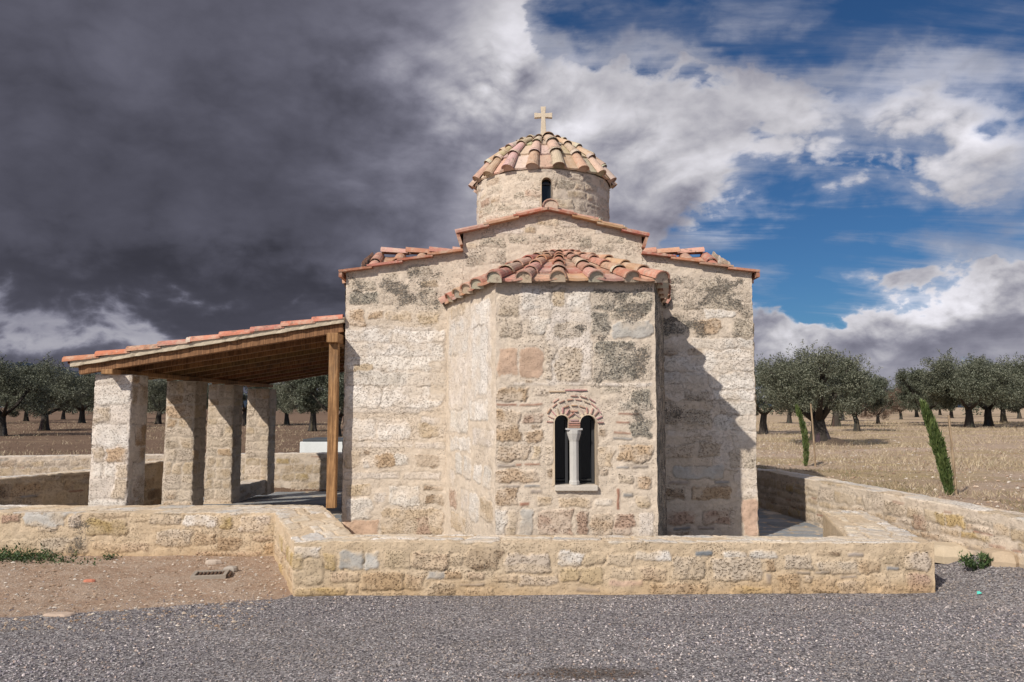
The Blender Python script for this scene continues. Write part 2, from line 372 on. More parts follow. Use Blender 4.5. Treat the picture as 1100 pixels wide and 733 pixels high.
# ------------------------------------------------------------------ masonry engine
# kind: colours, pores, lichen, protrusion (m), roughness (m)
KIND = {
 'M': ([(.575,.485,.385), (.60,.51,.415)], .14, .0, 0, .003),
 'm': ([(.53,.41,.275), (.575,.46,.33)], .18, .0, 0, .004),
 'W': ([(.69,.64,.58), (.65,.60,.535)], .50, .03, .005, .006),
 'w': ([(.63,.56,.49)], .40, .0, .003, .004),
 'S': ([(.54,.45,.35), (.55,.46,.37), (.50,.41,.31)], .80, .04, .007, .007),
 'O': ([(.48,.35,.235), (.49,.37,.26), (.46,.33,.21)], .85, .08, .008, .008),
 'o': ([(.49,.385,.26), (.51,.40,.28)], .55, .0, .005, .005),
 'Y': ([(.46,.33,.15), (.42,.31,.15)], .70, .05, .009, .008),
 'P': ([(.54,.385,.29), (.52,.37,.27)], .15, .0, .003, .002),
 'R': ([(.42,.285,.21), (.45,.315,.235)], .80, .12, .006, .007),
 'K': ([(.28,.20,.13), (.31,.225,.15)], .7, .25, .004, .007),
 'D': ([(.50,.43,.34), (.47,.40,.32)], .75, .34, .004, .008),
 'B': ([(.46,.41,.34), (.42,.38,.31)], .75, .62, .004, .009),
 'G': ([(.43,.41,.375), (.46,.44,.405)], .12, .06, .006, .003),
 'T': ([(.30,.15,.10), (.33,.18,.125)], .0, .0, .003, .001),
 't': ([(.27,.26,.25), (.33,.28,.24)], .0, .0, .004, .002),
 'L': ([(.235,.25,.265), (.28,.285,.29), (.33,.32,.30), (.20,.215,.23)], .05, .03, .004, .002),
 'X': ([(0,0,0)], 0, .62, 0, 0),
 'F': ([(.62,.53,.41), (.58,.48,.36), (.60,.54,.46), (.50,.47,.43)], .25, .0, .006, .004),
}
def jit3(P, seed=3, amp=.010):
    x, y, z = P[..., 0], P[..., 1], P[..., 2]
    J = np.stack([fbm(x*5, y*5, z*5, seed+i, 3)-.5 for i in range(3)], -1)*2*amp
    J += np.stack([fbm(x*19, y*19, z*19, seed+40+i, 2)-.5 for i in range(3)], -1)*amp*1.1
    return J
def masonry(u, v, P, N, stones, base, seed, soil=None):
    """u,v,P,N on a grid; returns displaced points and colour fields"""
    rng = np.random.RandomState(seed)
    bc, bp, bl, _, ba = KIND[base]
    nb = fbm(u*1.3, v*1.3, seed=seed, o=4)[..., None]
    col = np.array(bc[0])*(1-nb)*1.02 + np.array(bc[-1])*nb*1.0
    n8 = fbm(u*9, v*14, seed=seed+5, o=3)
    col = col*(.86+.28*n8)[..., None]
    prm = np.zeros(u.shape+(3,)); prm[..., 0] = bp + .35*sst(.52, .7, fbm(u*3, v*3, seed=seed+9, o=3)); prm[..., 1] = bl + .16*sst(.56, .7, fbm(u*2.2, v*2.8, seed=seed+12, o=4))
    disp = (fbm(u*14, v*18, seed=seed+2, o=3)-.5)*ba*2
    wx = (fbm(u*9, v*9, seed=seed+21, o=4)-.5)*.105; wy = (fbm(u*9, v*9, seed=seed+31, o=4)-.5)*.07
    rough = (fbm(u*34, v*36, seed=seed+41, o=3, g=.6)-.5)*.8; patchy = fbm(u*6, v*8, seed=seed+91, o=4); fine = (fbm(u*45, v*45, seed=seed+95, o=2)-.5)*.022
    uu = u[:, 0]; 
    for (a, b_, c, d, kd) in stones:
        if a > c: a, c = c, a
        if b_ > d: b_, d = d, b_
        i0, i1 = np.searchsorted(uu, a-.07), np.searchsorted(uu, c+.07)
        if i1 <= i0: continue
        cs, pt, li, pr, am = KIND[kd]
        stain = kd == 'X'
        sl = slice(i0, i1); U, V = u[sl], v[sl]
        cu, cv, hw, hh = (a+c)/2, (b_+d)/2, (c-a)/2, (d-b_)/2
        r = min(hw, hh)*rng.uniform(.18, .55)
        s = min(1., min(hw, hh)/.06)
        du = np.abs(U+wx[sl]*s-cu)-(hw-r); dv = np.abs(V+wy[sl]*s-cv)-(hh-r)
        sd_ = np.hypot(np.maximum(du, 0), np.maximum(dv, 0))+np.minimum(np.maximum(du, dv), 0)-r
        sd_ = sd_+fine[sl]*s
        m = 1-sst(-.012, .010, sd_)
        if stain:
            wv = (1-sst(-.10, .05, sd_+(patchy[sl]-.5)*.22))*(.45+.9*sst(.35, .65, fbm(U*7, V*9, seed=seed+77, o=3)))
            prm[sl][..., 1] = np.maximum(prm[sl][..., 1], .56*wv); prm[sl][..., 0] = np.maximum(prm[sl][..., 0], .6*wv); continue
        tone = cs[rng.randint(len(cs))]; t = np.array(tone)*(.90+.2*rng.rand())
        mc = m if am < .003 else m*np.clip(.38+.62*sst(.36, .62, patchy[sl]), 0, 1)*(.9 if base == 'M' else 1.)
        f = mc[..., None]
        sv = (.84+.32*fbm(U*11+rng.rand()*9, V*11, seed=seed+51, o=3))[..., None]
        col[sl] = col[sl]*(1-f)+t*sv*f
        prm[sl] = prm[sl]*(1-f)+np.array([pt, li, 0.])*f
        groove = np.exp(-((sd_-.008)/.008)**2)*(.0022 if base == 'M' else .004)
        jd = np.exp(-((sd_-.006)/.006)**2)*(pr > .0025)*sst(.40, .58, fbm(U*5+9, V*5, seed=seed+88, o=3))
        col[sl] *= (1-.30*jd)[..., None]
        disp[sl] = disp[sl]*(1-m)+m*(pr*1.35+rough[sl]*am) - groove*(pr > .003)-.003*jd
        pocket = m*sst(.60, .72, fbm(U*30+3, V*34, seed=seed+61, o=2))*pt
        disp[sl] -= pocket*am*.6
    if soil is not None:     # earth splashed on the foot of the wall
        f = (1-sst(0, soil, v+(fbm(u*4, v*4, seed=seed+71)-.5)*soil))[..., None]*.62
        col = col*(1-f)+np.array((.44,.295,.155))*f
    Q = P+N*disp[..., None]
    return Q, col, prm
def grid_faces(nu, nv, base=0, keep=None, flip=False):
    i, j = np.meshgrid(np.arange(nu-1), np.arange(nv-1), indexing='ij')
    a = i*nv+j; q = np.stack([a, a+nv, a+nv+1, a+1], -1).reshape(-1, 4)
    if keep is not None: q = q[keep.reshape(-1)]
    if flip: q = q[:, ::-1]
    return q+base
class Wall:
    """several masonry patches joined in one mesh"""
    def __init__(s): s.V = []; s.C = []; s.R = []; s.Q = []; s.n = 0
    def patch(s, u, v, P, N, stones, base='M', seed=1, keep=None, soil=None, jit=.010):
        P2 = P+jit3(P, amp=jit) if jit else P
        Qv, c, r = masonry(u, v, P2, N, stones, base, seed, soil)
        s.V.append(Qv.reshape(-1, 3)); s.C.append(c.reshape(-1, 3)); s.R.append(r.reshape(-1, 3))
        s.Q.append(grid_faces(*u.shape, base=s.n, keep=keep)); s.n += u.size
    def plane(s, O, U, L, z1, cell=.012, stones=(), base='M', seed=1, hole=None, soil=None, top=None, jit=.010, Vd=(0, 0, 1), zfun=None):
        """O at foot, U unit direction to the right seen from outside, top(u) height or constant z1"""
        O = np.array(O, float); U = np.array(U, float); Vd = np.array(Vd, float); N = np.cross(U, Vd)
        nu = max(3, int(L/cell)); 
        uu = np.linspace(0, L, nu); tt = np.array([top(x) for x in uu]) if top else np.full(nu, z1)
        nv = max(3, int(tt.max()/cell)); f = np.linspace(0, 1, nv)
        u = np.repeat(uu[:, None], nv, 1); v = tt[:, None]*f[None, :]
        P = O+u[..., None]*U+v[..., None]*Vd
        if zfun: P[..., 2] += zfun(P[..., 0], P[..., 1])
        NN = np.broadcast_to(N, P.shape)
        keep = None
        if hole is not None:
            uc = (u[:-1, :-1]+u[1:, 1:])/2; vc = (v[:-1, :-1]+v[1:, 1:])/2; keep = ~hole(uc, vc)
        s.patch(u, v, P, NN, stones, base, seed, keep, soil, jit)
    def build(s, name, parent=None):
        return mesh_np(name, np.concatenate(s.V), np.concatenate(s.Q), M['mas'], parent, True, {'col': np.concatenate(s.C), 'prm': np.concatenate(s.R)})

def auto_stones(L, H, ch=(.12, .26), bw=(.16, .5), kinds='OooSSYWG', gap=.022, seed=1, v0=0., thin='tT', pthin=.25, u0=0.):
    R = random.Random(seed); out = []; v = v0+.01
    while v < v0+H-.04:
        h = min(R.uniform(*ch), v0+H-v-.01)
        if h < .05: break
        u = u0-R.uniform(0, .2)
        while u < u0+L:
            w = R.uniform(*bw)
            if R.random() < .12 and h > .13:       # two thin stones instead of one block
                out.append((u, v, u+w-gap, v+h*.45-gap/2, R.choice(kinds))); out.append((u, v+h*.5, u+w-gap, v+h-gap, R.choice(kinds)))
            else:
                j = R.uniform(-.012, .012)
                if R.random() < .93: out.append((u, v+j, u+w-gap, v+h-gap+R.uniform(-.02, .008), R.choice(kinds)))
            u += w
        if thin and R.random() < .8:
            u = u0
            while u < u0+L:
                w = R.uniform(.08, .24)
                if R.random() < pthin: out.append((u, v+h-.016, u+w, v+h+.003, R.choice(thin)))
                u += w+R.uniform(.02, .3)
            h += .012
        v += h
    return out

def px_stones(lst, O, U, Vd=(0,0,1)):
    """stones read off the photograph, put on the wall plane (metres along U and up)"""
    O = np.array(O, float); U = np.array(U, float); Vd = np.array(Vd, float); N = np.cross(U, Vd); C = np.array([0, 0, CH]); out = []
    for (x0, y0, x1, y1, kd) in lst:
        r = []
        for (x, y) in ((x0, y0), (x0, y1), (x1, y0), (x1, y1)):
            d = ray(x, y); t = np.dot(O-C, N)/np.dot(d, N); p = C+d*t-O; r.append((np.dot(p, U), np.dot(p, Vd)))
        ul = (r[0][0]+r[1][0])/2; ur = (r[2][0]+r[3][0])/2; vt = (r[0][1]+r[2][1])/2; vb = (r[1][1]+r[3][1])/2
        out.append((ul, vb, ur, vt, kd))
    return out
def sweep(w, outer, inner, tops, z0, cell, stones, base='M', seed=1, back=.3, soil=None, topkinds='FFFW', r=.025, caps=(True, True), topbase='M'):
    """low wall: outer face, top and back as one continuous patch along a plan polyline"""
    outer = [np.array(p, float) for p in outer]; inner = [np.array(p, float) for p in inner]
    seg = [np.linalg.norm(outer[i+1]-outer[i]) for i in range(len(outer)-1)]; cum = np.concatenate([[0], np.cumsum(seg)])
    L = cum[-1]; us = np.linspace(0, L, int(L/cell)+2)
    us = np.unique(np.concatenate([us, cum]))
    k = np.clip(np.searchsorted(cum, us, side='right')-1, 0, len(seg)-1); f = (us-cum[k])/np.array(seg)[k]
    Oa = np.array(outer); Ia = np.array(inner); ta = np.array(tops, float)
    Op = Oa[k]*(1-f)[:, None]+Oa[k+1]*f[:, None]; Ip = Ia[k]*(1-f)[:, None]+Ia[k+1]*f[:, None]; T = ta[k]*(1-f)+ta[k+1]*f
    Ns = np.array([[(outer[i+1]-outer[i])[1], -(outer[i+1]-outer[i])[0]]/seg[i] for i in range(len(seg))])
    Nn = Ns[k].copy()
    for j in range(1, len(seg)):
        wgt = np.clip(1-np.abs(us-cum[j])/.03, 0, 1)[:, None]; avg = Ns[j-1]+Ns[j]; avg /= np.linalg.norm(avg)
        Nn = Nn*(1-wgt)+avg*wgt
    Nn /= np.linalg.norm(Nn, axis=1)[:, None]
    H = float(np.max(T)-z0); th = np.linalg.norm(Op-Ip, axis=1); TH_ = float(np.median(th))
    vs = np.concatenate([np.arange(0, H, cell), [H], H+np.arange(cell, TH_, cell), [H+TH_], H+TH_+np.linspace(.04, back, 8)])
    u = np.repeat(us[:, None], len(vs), 1); v = np.repeat(vs[None, :], len(us), 0)
    P = np.zeros(u.shape+(3,)); N = np.zeros_like(P)
    for j, vv in enumerate(vs):
        if vv <= H+1e-6:
            P[:, j, :2] = Op; P[:, j, 2] = z0+(T-z0)*vv/H; a = np.clip(1-(H-vv)/r, 0, 1)*.7
            N[:, j, :2] = Nn*(1-a); N[:, j, 2] = a
        elif vv <= H+TH_+1e-6:
            s = (vv-H)/TH_; P[:, j, :2] = Op*(1-s)+Ip*s; P[:, j, 2] = T; N[:, j, 2] = 1
        else:
            P[:, j, :2] = Ip; P[:, j, 2] = T-(vv-H-TH_); N[:, j, :2] = -Nn
    N /= np.linalg.norm(N, axis=2)[..., None]
    st = list(stones)
    R = random.Random(seed+5); x = 0
    while x < L:                       # flat stones bedded along the top
        ww = R.uniform(.18, .55); y = H+R.uniform(-.01, .02)
        while y < H+TH_-.05:
            hh = min(R.uniform(.10, .30), H+TH_-y)
            if R.random() < .8: st.append((x, y, x+ww-.025, y+hh-.02, R.choice(topkinds)))
            y += hh
        x += ww
    w.patch(u, v, P, N, st, base, seed, None, soil)
    for e, on in ((0, caps[0]), (-1, caps[1])):
        if not on: continue
        o, i_ = (Op[e], Ip[e]); 
        A, B = (i_, o) if e == 0 else (o, i_)
        d = (B-A)/np.linalg.norm(B-A); ln = np.linalg.norm(B-A)
        w.plane((A[0], A[1], z0), (d[0], d[1], 0), ln, T[e]-z0, max(cell, .018), auto_stones(ln, T[e]-z0, (.12, .2), (.15, .3), 'OoSS', seed=seed+9), base, seed+3)
    return cum

# ================================================================== ground
def wallx(Y): return np.interp(Y, [6.5, 7.6, 8.97, 10.92, 12.8, 16], [5.2, 4.95, 4.63, 4.17, 3.94, 3.7])
def ground_z(x, Y):
    d = np.asarray(x, float); Y = np.asarray(Y, float)
    yb = np.interp(d, [-30, -14, -9.5, -1.2, 6], [15.2, 15.4, 16.5, 17.75, 18.2]); back = sst(.02, .34, Y-yb)
    right = sst(.18, .40, d-wallx(Y))*sst(7.9, 9.4, Y)
    rise = sst(0., .7, d-(wallx(np.maximum(Y, 8.97))-.9))*sst(8.2, 8.75, Y)*(Y < 9.6)*.0
    leftf = sst(0, 1, -7.6-d)*sst(11, 13, Y)*0
    z = .50*np.maximum(np.maximum(back, right), leftf)
    z = z+(fbm(d*.35, Y*.35, seed=4, o=4)-.5)*.10*np.maximum(back, right)
    z = z+(sst(6.9, 9.0, Y)*.05-sst(12.5, 17.3, Y)*.28)*(1-np.maximum(back, right))
    z = z+(fbm(d*2.2, Y*2.2, seed=14, o=3)-.5)*.03*sst(6.5, 8, Y)
    z = z+.15*sst(4.2, 4.8, d)*sst(5.8, 7.4, Y)*(1-right)
    far = sst(40, 1500, np.hypot(d, Y))
    return z + far*1.1
def axis(parts):
    out = []
    for a, b, n in parts: out += list(np.linspace(a, b, n, endpoint=False))
    return np.array(out+[parts[-1][1]])
gx = axis([(-9000, -1500, 6), (-1500, -300, 8), (-300, -60, 16), (-60, -14, 40), (-14, 14, 300), (14, 60, 40), (60, 300, 16), (300, 1500, 8), (1500, 9000, 6)])
gy = axis([(-300, -20, 6), (-20, 2, 16), (2, 24, 240), (24, 70, 70), (70, 300, 24), (300, 1500, 10), (1500, 9000, 8)])
X, Y = np.meshgrid(gx, gy, indexing='ij'); Z = ground_z(X, Y)
gedge = np.interp(X, [-8, -4.1, -2.0, -1.9, 3.8, 3.9, 5.2, 9], [6.1, 6.45, 7.1, 7.6, 7.6, 8.6, 8.45, 8.0])
gravel_m = 1-sst(-.05, .35, Y-gedge)
dirt_m = (1-sst(9.5, 14.7, Y))*(1-sst(.1, .5, X-wallx(Y))*sst(8.5, 9.5, Y))
dirt_m = np.maximum(dirt_m, .62*(1-sst(11.5, 15.5, Y+.15*X)))
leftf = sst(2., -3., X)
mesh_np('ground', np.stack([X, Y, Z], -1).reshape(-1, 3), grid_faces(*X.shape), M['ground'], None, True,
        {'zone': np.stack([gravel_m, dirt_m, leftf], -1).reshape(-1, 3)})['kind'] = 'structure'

def chips():
    """crushed stone lying on the gravel road, as small faceted chips"""
    rng = np.random.RandomState(7); n = 110000
    x = rng.uniform(-6.6, 7.2, n); y = 4.2+(rng.rand(n)**.9)*4.6
    ge = np.interp(x, [-8, -4.1, -2.0, -1.9, 3.8, 3.9, 5.2, 9], [6.2, 6.55, 7.2, 7.36, 7.46, 8.5, 8.35, 8.0])+(fbm(x*3, y*3, seed=5)-.5)*.5
    ok = (y < np.minimum(ge+rng.exponential(.22, n)*(rng.rand(n) < .30), 8.7)) & ~((x > -2.05) & (x < 3.93) & (y > 7.28))
    ok &= (np.abs(x) < y*.72+.5)
    x, y = x[ok], y[ok]; n = len(x)
    s = .0034+.0075*rng.rand(n)**2.2
    s *= 1+.35*(fbm(x*1.5, y*1.5, seed=8)-.5)*2
    base = np.array([(1,0,0),(-1,0,0),(0,1,0),(0,-1,0),(0,0,1),(0,0,-1)], float)
    tri = np.array([(0,2,4),(2,1,4),(1,3,4),(3,0,4),(2,0,5),(1,2,5),(3,1,5),(0,3,5)])
    V = base[None]*(s[:, None, None]*rng.uniform(.6, 1.35, (n, 6, 1)))
    V[:, :, 2] *= .75; a = rng.uniform(0, 6.28, n); b = rng.uniform(-.7, .7, n)
    c_, s_ = np.cos(b), np.sin(b); vy, vz = V[..., 1].copy(), V[..., 2].copy()
    V[..., 1] = vy*c_[:, None]-vz*s_[:, None]; V[..., 2] = vy*s_[:, None]+vz*c_[:, None]
    c_, s_ = np.cos(a), np.sin(a); vx, vy = V[..., 0].copy(), V[..., 1].copy()
    V[..., 0] = vx*c_[:, None]-vy*s_[:, None]; V[..., 1] = vx*s_[:, None]+vy*c_[:, None]
    V += np.stack([x, y, ground_z(x, y)+s*.35], -1)[:, None]
    pal = np.array([(.11,.108,.125),(.18,.175,.19),(.25,.24,.255),(.065,.066,.083),(.34,.325,.33),(.28,.235,.21),(.44,.42,.41),(.15,.135,.135)])
    ci = rng.choice(8, n, p=[.19, .21, .19, .14, .10, .08, .05, .04]); C = pal[ci]*rng.uniform(.8, 1.35, (n, 1))*np.array([1.26, 1.14, 1.06])*(.88+.22*sst(7., 5., y))[:, None]
    C *= (.62+.76*fbm(x*.9, y*2.0, seed=61, o=4))[:, None]; du_ = (sst(.50, .66, fbm(x*.7, y*1.6, seed=66, o=4))*(rng.rand(n) < .7))[:, None]*.55; C = C*(1-du_)+np.array([.33, .275, .225])*du_
    damp = (np.hypot(x-.5, (y-5.24)*3.2)+(fbm(x*4, y*6, seed=62)-.5)*.6) < .42; C[damp] = C[damp]*.35*np.array([1.25, 1., .8])
    mesh_np('gravel', V.reshape(-1, 3), (tri[None]+np.arange(n)[:, None, None]*6).reshape(-1, 3), M['chip'], None, False,
            {'col': np.repeat(C, 6, 0)})['kind'] = 'stuff'
    # pebbles and clods in the dirt and the dry field
    n = 16000; x = rng.uniform(-7, 14, n); y = rng.uniform(6.4, 30, n)
    dirtzone = (x < -2.1) & (y < 8.95) & (y > 6.6); field = (x > wallx(y)+.5) & (y > 9)
    extra = rng.uniform(0, 1, 5000); xa = rng.uniform(-7, -2.1, 5000); ya = rng.uniform(6.2, 8.95, 5000)
    x = np.concatenate([x[field], xa]); y = np.concatenate([y[field], ya]); n = len(x)
    s = (.006+.016*rng.rand(n)**5)*np.where(y > 9, 1.9, 1.)
    V = base[None]*(s[:, None, None]*rng.uniform(.6, 1.4, (n, 6, 1))); V[:, :, 2] *= .6
    V += np.stack([x, y, ground_z(x, y)+s*.2], -1)[:, None]
    pal = np.array([(.46,.36,.27),(.36,.25,.17),(.28,.19,.125),(.55,.48,.40),(.40,.30,.22)]); C = pal[rng.randint(0, 5, n)]*rng.uniform(.8, 1.15, (n, 1))
    mesh_np('soil_crumbs', V.reshape(-1, 3), (tri[None]+np.arange(n)[:, None, None]*6).reshape(-1, 3), M['chip'], None, False,
            {'col': np.repeat(C, 6, 0)})['kind'] = 'stuff'
chips()

def wall_weeds():
    rng = np.random.RandomState(15); n = 30000
    y = rng.uniform(8.6, 17, n); x = wallx(y)+.36+np.abs(rng.normal(0, 1.1, n)); keep = fbm(x*1.1, y*1.1, seed=33, o=4) > .47; x, y = x[keep], y[keep]; n = len(x); z = ground_z(x, y)
    h = rng.uniform(.015, .07, n); wd = .005; a = rng.uniform(0, 6.28, n); V = np.zeros((n, 3, 3))
    V[:, 0] = np.stack([x-np.cos(a)*wd, y-np.sin(a)*wd, z-.01], -1); V[:, 1] = np.stack([x+np.cos(a)*wd, y+np.sin(a)*wd, z-.01], -1)
    V[:, 2] = np.stack([x+rng.normal(0, .8, n)*h, y+rng.normal(0, .8, n)*h, z+h], -1)
    pal = np.array([(.22,.18,.10),(.30,.22,.13),(.17,.16,.08),(.36,.27,.16)]); C = pal[rng.randint(0, 4, n)]
    mesh_np('ground_weeds', V.reshape(-1, 3), np.arange(n*3).reshape(-1, 3), M['straw'], None, False, {'col': np.repeat(C, 3, 0)})['kind'] = 'stuff'
wall_weeds()
def dry_grass():
    rng = np.random.RandomState(11); n = 190000
    y = 9.3+60*rng.rand(n)**1.9; x = rng.uniform(-.78, .78, n)*y
    dens = fbm(x*.5, y*.9, seed=77, o=4)
    keep = (((x > wallx(y)+.45) & (y < 16)) | (y > 16)) & (rng.rand(n) < sst(.42, .58, dens)*1.0+.04) & ((x > -1) | (rng.rand(n) < .45))
    x, y = x[keep], y[keep]; n = len(x); z = ground_z(x, y)
    h = rng.uniform(.02, .085, n)*(1+sst(.5, .7, fbm(x*.3, y*.3, seed=79))*.9)*(1+.006*y); wd = .0032*(1+y*.06)
    a = rng.uniform(0, 6.28, n); lx, ly = rng.normal(0, .8, n)*h, rng.normal(0, .8, n)*h
    V = np.zeros((n, 3, 3)); V[:, 0] = np.stack([x-np.cos(a)*wd, y-np.sin(a)*wd, z-.01], -1); V[:, 1] = np.stack([x+np.cos(a)*wd, y+np.sin(a)*wd, z-.01], -1)
    V[:, 2] = np.stack([x+lx, y+ly, z+h], -1)
    pal = np.array([(.44,.345,.22),(.36,.275,.18),(.52,.425,.29),(.22,.19,.11),(.27,.205,.135)]); C = pal[rng.choice(5, n, p=[.3,.25,.2,.1,.15])]
    mesh_np('dry_grass', V.reshape(-1, 3), np.arange(n*3).reshape(-1, 3), M['straw'], None, False, {'col': np.repeat(C, 3, 0)})['kind'] = 'stuff'
dry_grass()

# paving of the yard and the porch
def paving():
    w = Wall(); R = random.Random(9); st = []
    v = 0
    while v < 10.2:
        h = R.uniform(.25, .5); u = R.uniform(-.3, 0)
        while u < 10.2:
            ww = R.uniform(.3, .75); st.append((u, v, u+ww-.02, v+h-.02, 'L' if R.random() < .93 else 'F')); u += ww
        v += h
    w.plane((-6.1, 7.6, .105), (1, 0, 0), 10.2, 10.15, .035, st, 'm', 5, Vd=(0, 1, 0), jit=.004, zfun=lambda x, y: -.22*sst(12.5, 17.3, y),
            hole=lambda u, v: (u-6.1 > wallx(v+7.6)+.15) | ((u-6.1 > 3.0+.35*(v)) & (v < 2.2)) | ((u-6.1 < -1.55-.37*v) & (v < 1.55)) | (v+7.6 > np.interp(u-6.1, [-9.5, -1.2], [16.5, 17.75])+.1))
    w.build('paving')['kind'] = 'structure'
paving()

# ================================================================== stone walls round the yard
def low_walls():
    LO = [(-9.6, 9.0), (-2.66, 9.0), (-1.975, 7.30), (3.885, 7.42), (4.25, 9.75)]
    LI = [(-9.6, 9.72), (-2.30, 9.74), (-1.53, 7.74), (3.23, 7.78), (3.74, 9.66)]
    cum = np.concatenate([[0], np.cumsum([math.dist(LO[i], LO[i+1]) for i in range(4)])])
    front = [(317.5,584,344,597,'W'),(317.5,598,346,625,'o'),(348,592,360,610,'Y'),(363.6,587,392,609,'G'),(393,589,405,609,'G'),(413,588,443,608,'o'),(445,589,484.5,609,'O'),(487,591,497,606,'o'),
     (499,586,537,608,'K'),(542,590,591,612.5,'S'),(599,588,624.5,604.5,'W'),(627,589,650,604,'o'),(357,612.5,384,623.6,'O'),(389,614,432,635,'O'),(434,616,453,632,'O'),(457,611,476,621,'G'),(477,611,496,620,'O'),(503,612,520,620,'O'),
     (459,625,489,639,'S'),(532,615,555,624,'O'),(558,615.7,597.5,628.4,'S'),(600.6,607.7,622,624,'Y'),(623,606,650,625,'Y'),(494,625,520,628,'t'),(620,630.6,643.6,635.4,'t'),(319,630,370,640,'Y'),(374,626,386,636,'o'),(500,630,530,641,'O'),(535,632,580,642,'m'),
     (651.6,591,679.5,604,'S'),(681,588.5,720,598,'W'),(722,592.7,758,620.5,'S'),(766,594,817,622,'S'),(686,606,715.5,622,'O'),(658,608,680,620,'S'),(747.5,586,766,592,'L'),(776,587,802,594,'W'),(805,587,836,595,'W'),(823,597,833,610,'O'),(823,613,829,626,'t'),
     (843,589.5,872.5,607.5,'S'),(876,586.5,902,592,'K'),(879,599,921.6,612.4,'S'),(923,597,946,612,'O'),(949,590,967,602,'o'),(972,588,998.5,609,'S'),(835,614,859.5,637,'O'),(864,616,872,624,'S'),(874,617,900,636,'O'),(902,622,931,640,'S'),(933,614,956,628,'o'),
     (972,612.4,1000,637,'R'),(903,615,920,618,'t'),(856,611,870,613.5,'t'),(875,610,890,612.5,'t'),(952,605,966,609,'t'),(911,588,927,592.5,'t'),(655,622,690,628,'P'),(700,626,760,641,'O'),(785,630,830,641,'Y'),(942,628,968,640,'O')]
    A, B = np.array(LO[2]), np.array(LO[3]); d = (B-A)/np.linalg.norm(B-A)
    st = [(a+cum[2], b, c+cum[2], e, k) for a, b, c, e, k in px_stones(front, (A[0], A[1], -.02), (d[0], d[1], 0))]
    left = [(40,555,62,570,'S'),(0,553,22,562,'R'),(28,551,70,565,'G'),(75,553,88,568,'S'),(92,558,137,575,'Y'),(45,577,95,597,'S'),(0,580,40,598,'o'),(100,583,160,592,'O'),(140,552,180,560,'o'),
            (162,553,195,563,'S'),(198,554,232,566,'W'),(236,553,249,569,'Y'),(256,554,291,571,'S'),(170,570,205,588,'S'),(209,573,232,586,'O'),(234,577,257,590,'O'),(268,575,300,581,'O'),(283,583,300,597,'O'),(210,593,280,598,'R'),(100,551,135,556,'o')]
    left.append((76,555,97,602,'X'))  # upright dark stain with a plant's shadow painted into it
    st += px_stones(left, (LO[0][0], LO[0][1], -.02), (1, 0, 0))
    st += [(a, b, c, e, k) for a, b, c, e, k in auto_stones(3.2, .5, (.12, .2), (.2, .45), 'SOoYm', seed=2, pthin=.1)]
    st += [(a+cum[1], b, c+cum[1], e, k) for a, b, c, e, k in auto_stones(cum[2]-cum[1]-.1, .46, (.12, .2), (.2, .4), 'OoYm', seed=3)]
    w = Wall(); sweep(w, LO, LI, [.52, .52, .485, .455, .455], -.02, .0125, st, 'm', 21, back=.42, soil=.27)
    o = w.build('low_stone_wall'); tag(o, 'low ochre rubble wall with pale flat top wrapping the front of the chapel yard', 'wall')

    w = Wall(); O = [(3.94, 13.0), (4.17, 10.92), (4.63, 8.97), (4.93, 7.65), (5.25, 6.3)]
    # seen from the yard the wall runs towards the camera on the right: outer face looks left
    pts = O; inn = [(p[0]+.36, p[1]+.05) for p in O]
    L = sum(math.dist(pts[i], pts[i+1]) for i in range(4))
    st = auto_stones(L, .62, (.09, .2), (.14, .42), 'OooSoYo', seed=31)+[(3.9, .33, 4.12, .50, 'R')]
    sweep(w, pts, inn, [.70, .70, .655, .62, .60], .02, .017, st, 'M', 33, back=.3, topkinds='FFoW')
    tag(w.build('garden_wall'), 'long cream rubble wall with sunlit top running beside the olive field', 'wall')

    w = Wall(); pts = [(-6.75, 9.9), (-6.1, 11.5), (-5.87, 13.3)][::-1]; pts = [(-6.9, 9.76), (-6.1, 11.5), (-5.9, 13.7)]
    # its visible face looks right, so walk it from far to near
    pts = pts[::-1]; inn = [(p[0]-.34, p[1]-.06) for p in pts]
    L = 4.2; sweep(w, pts, inn, [.79, .785, .78], .02, .022, auto_stones(L, .78, (.12, .22), (.16, .42), 'OoSSoK', seed=41), 'm', 43, back=.5)
    tag(w.build('side_wall'), 'shaded rubble wall with a sunlit top behind the first pillar', 'wall')

    w = Wall(); pts = [(-14, 15.4), (-9.5, 16.5), (-6.2, 17.15), (-1.2, 17.8)]; inn = [(p[0], p[1]+.38) for p in pts]
    sweep(w, pts, inn, [.70, .70, .70, .70], -.2, .026, auto_stones(13.2, .9, (.12, .2), (.16, .42), 'OooSoY', seed=51), 'M', 53, back=.3)
    tag(w.build('retaining_wall'), 'far rubble wall at the back of the porch, holding the field soil', 'wall')
low_walls()
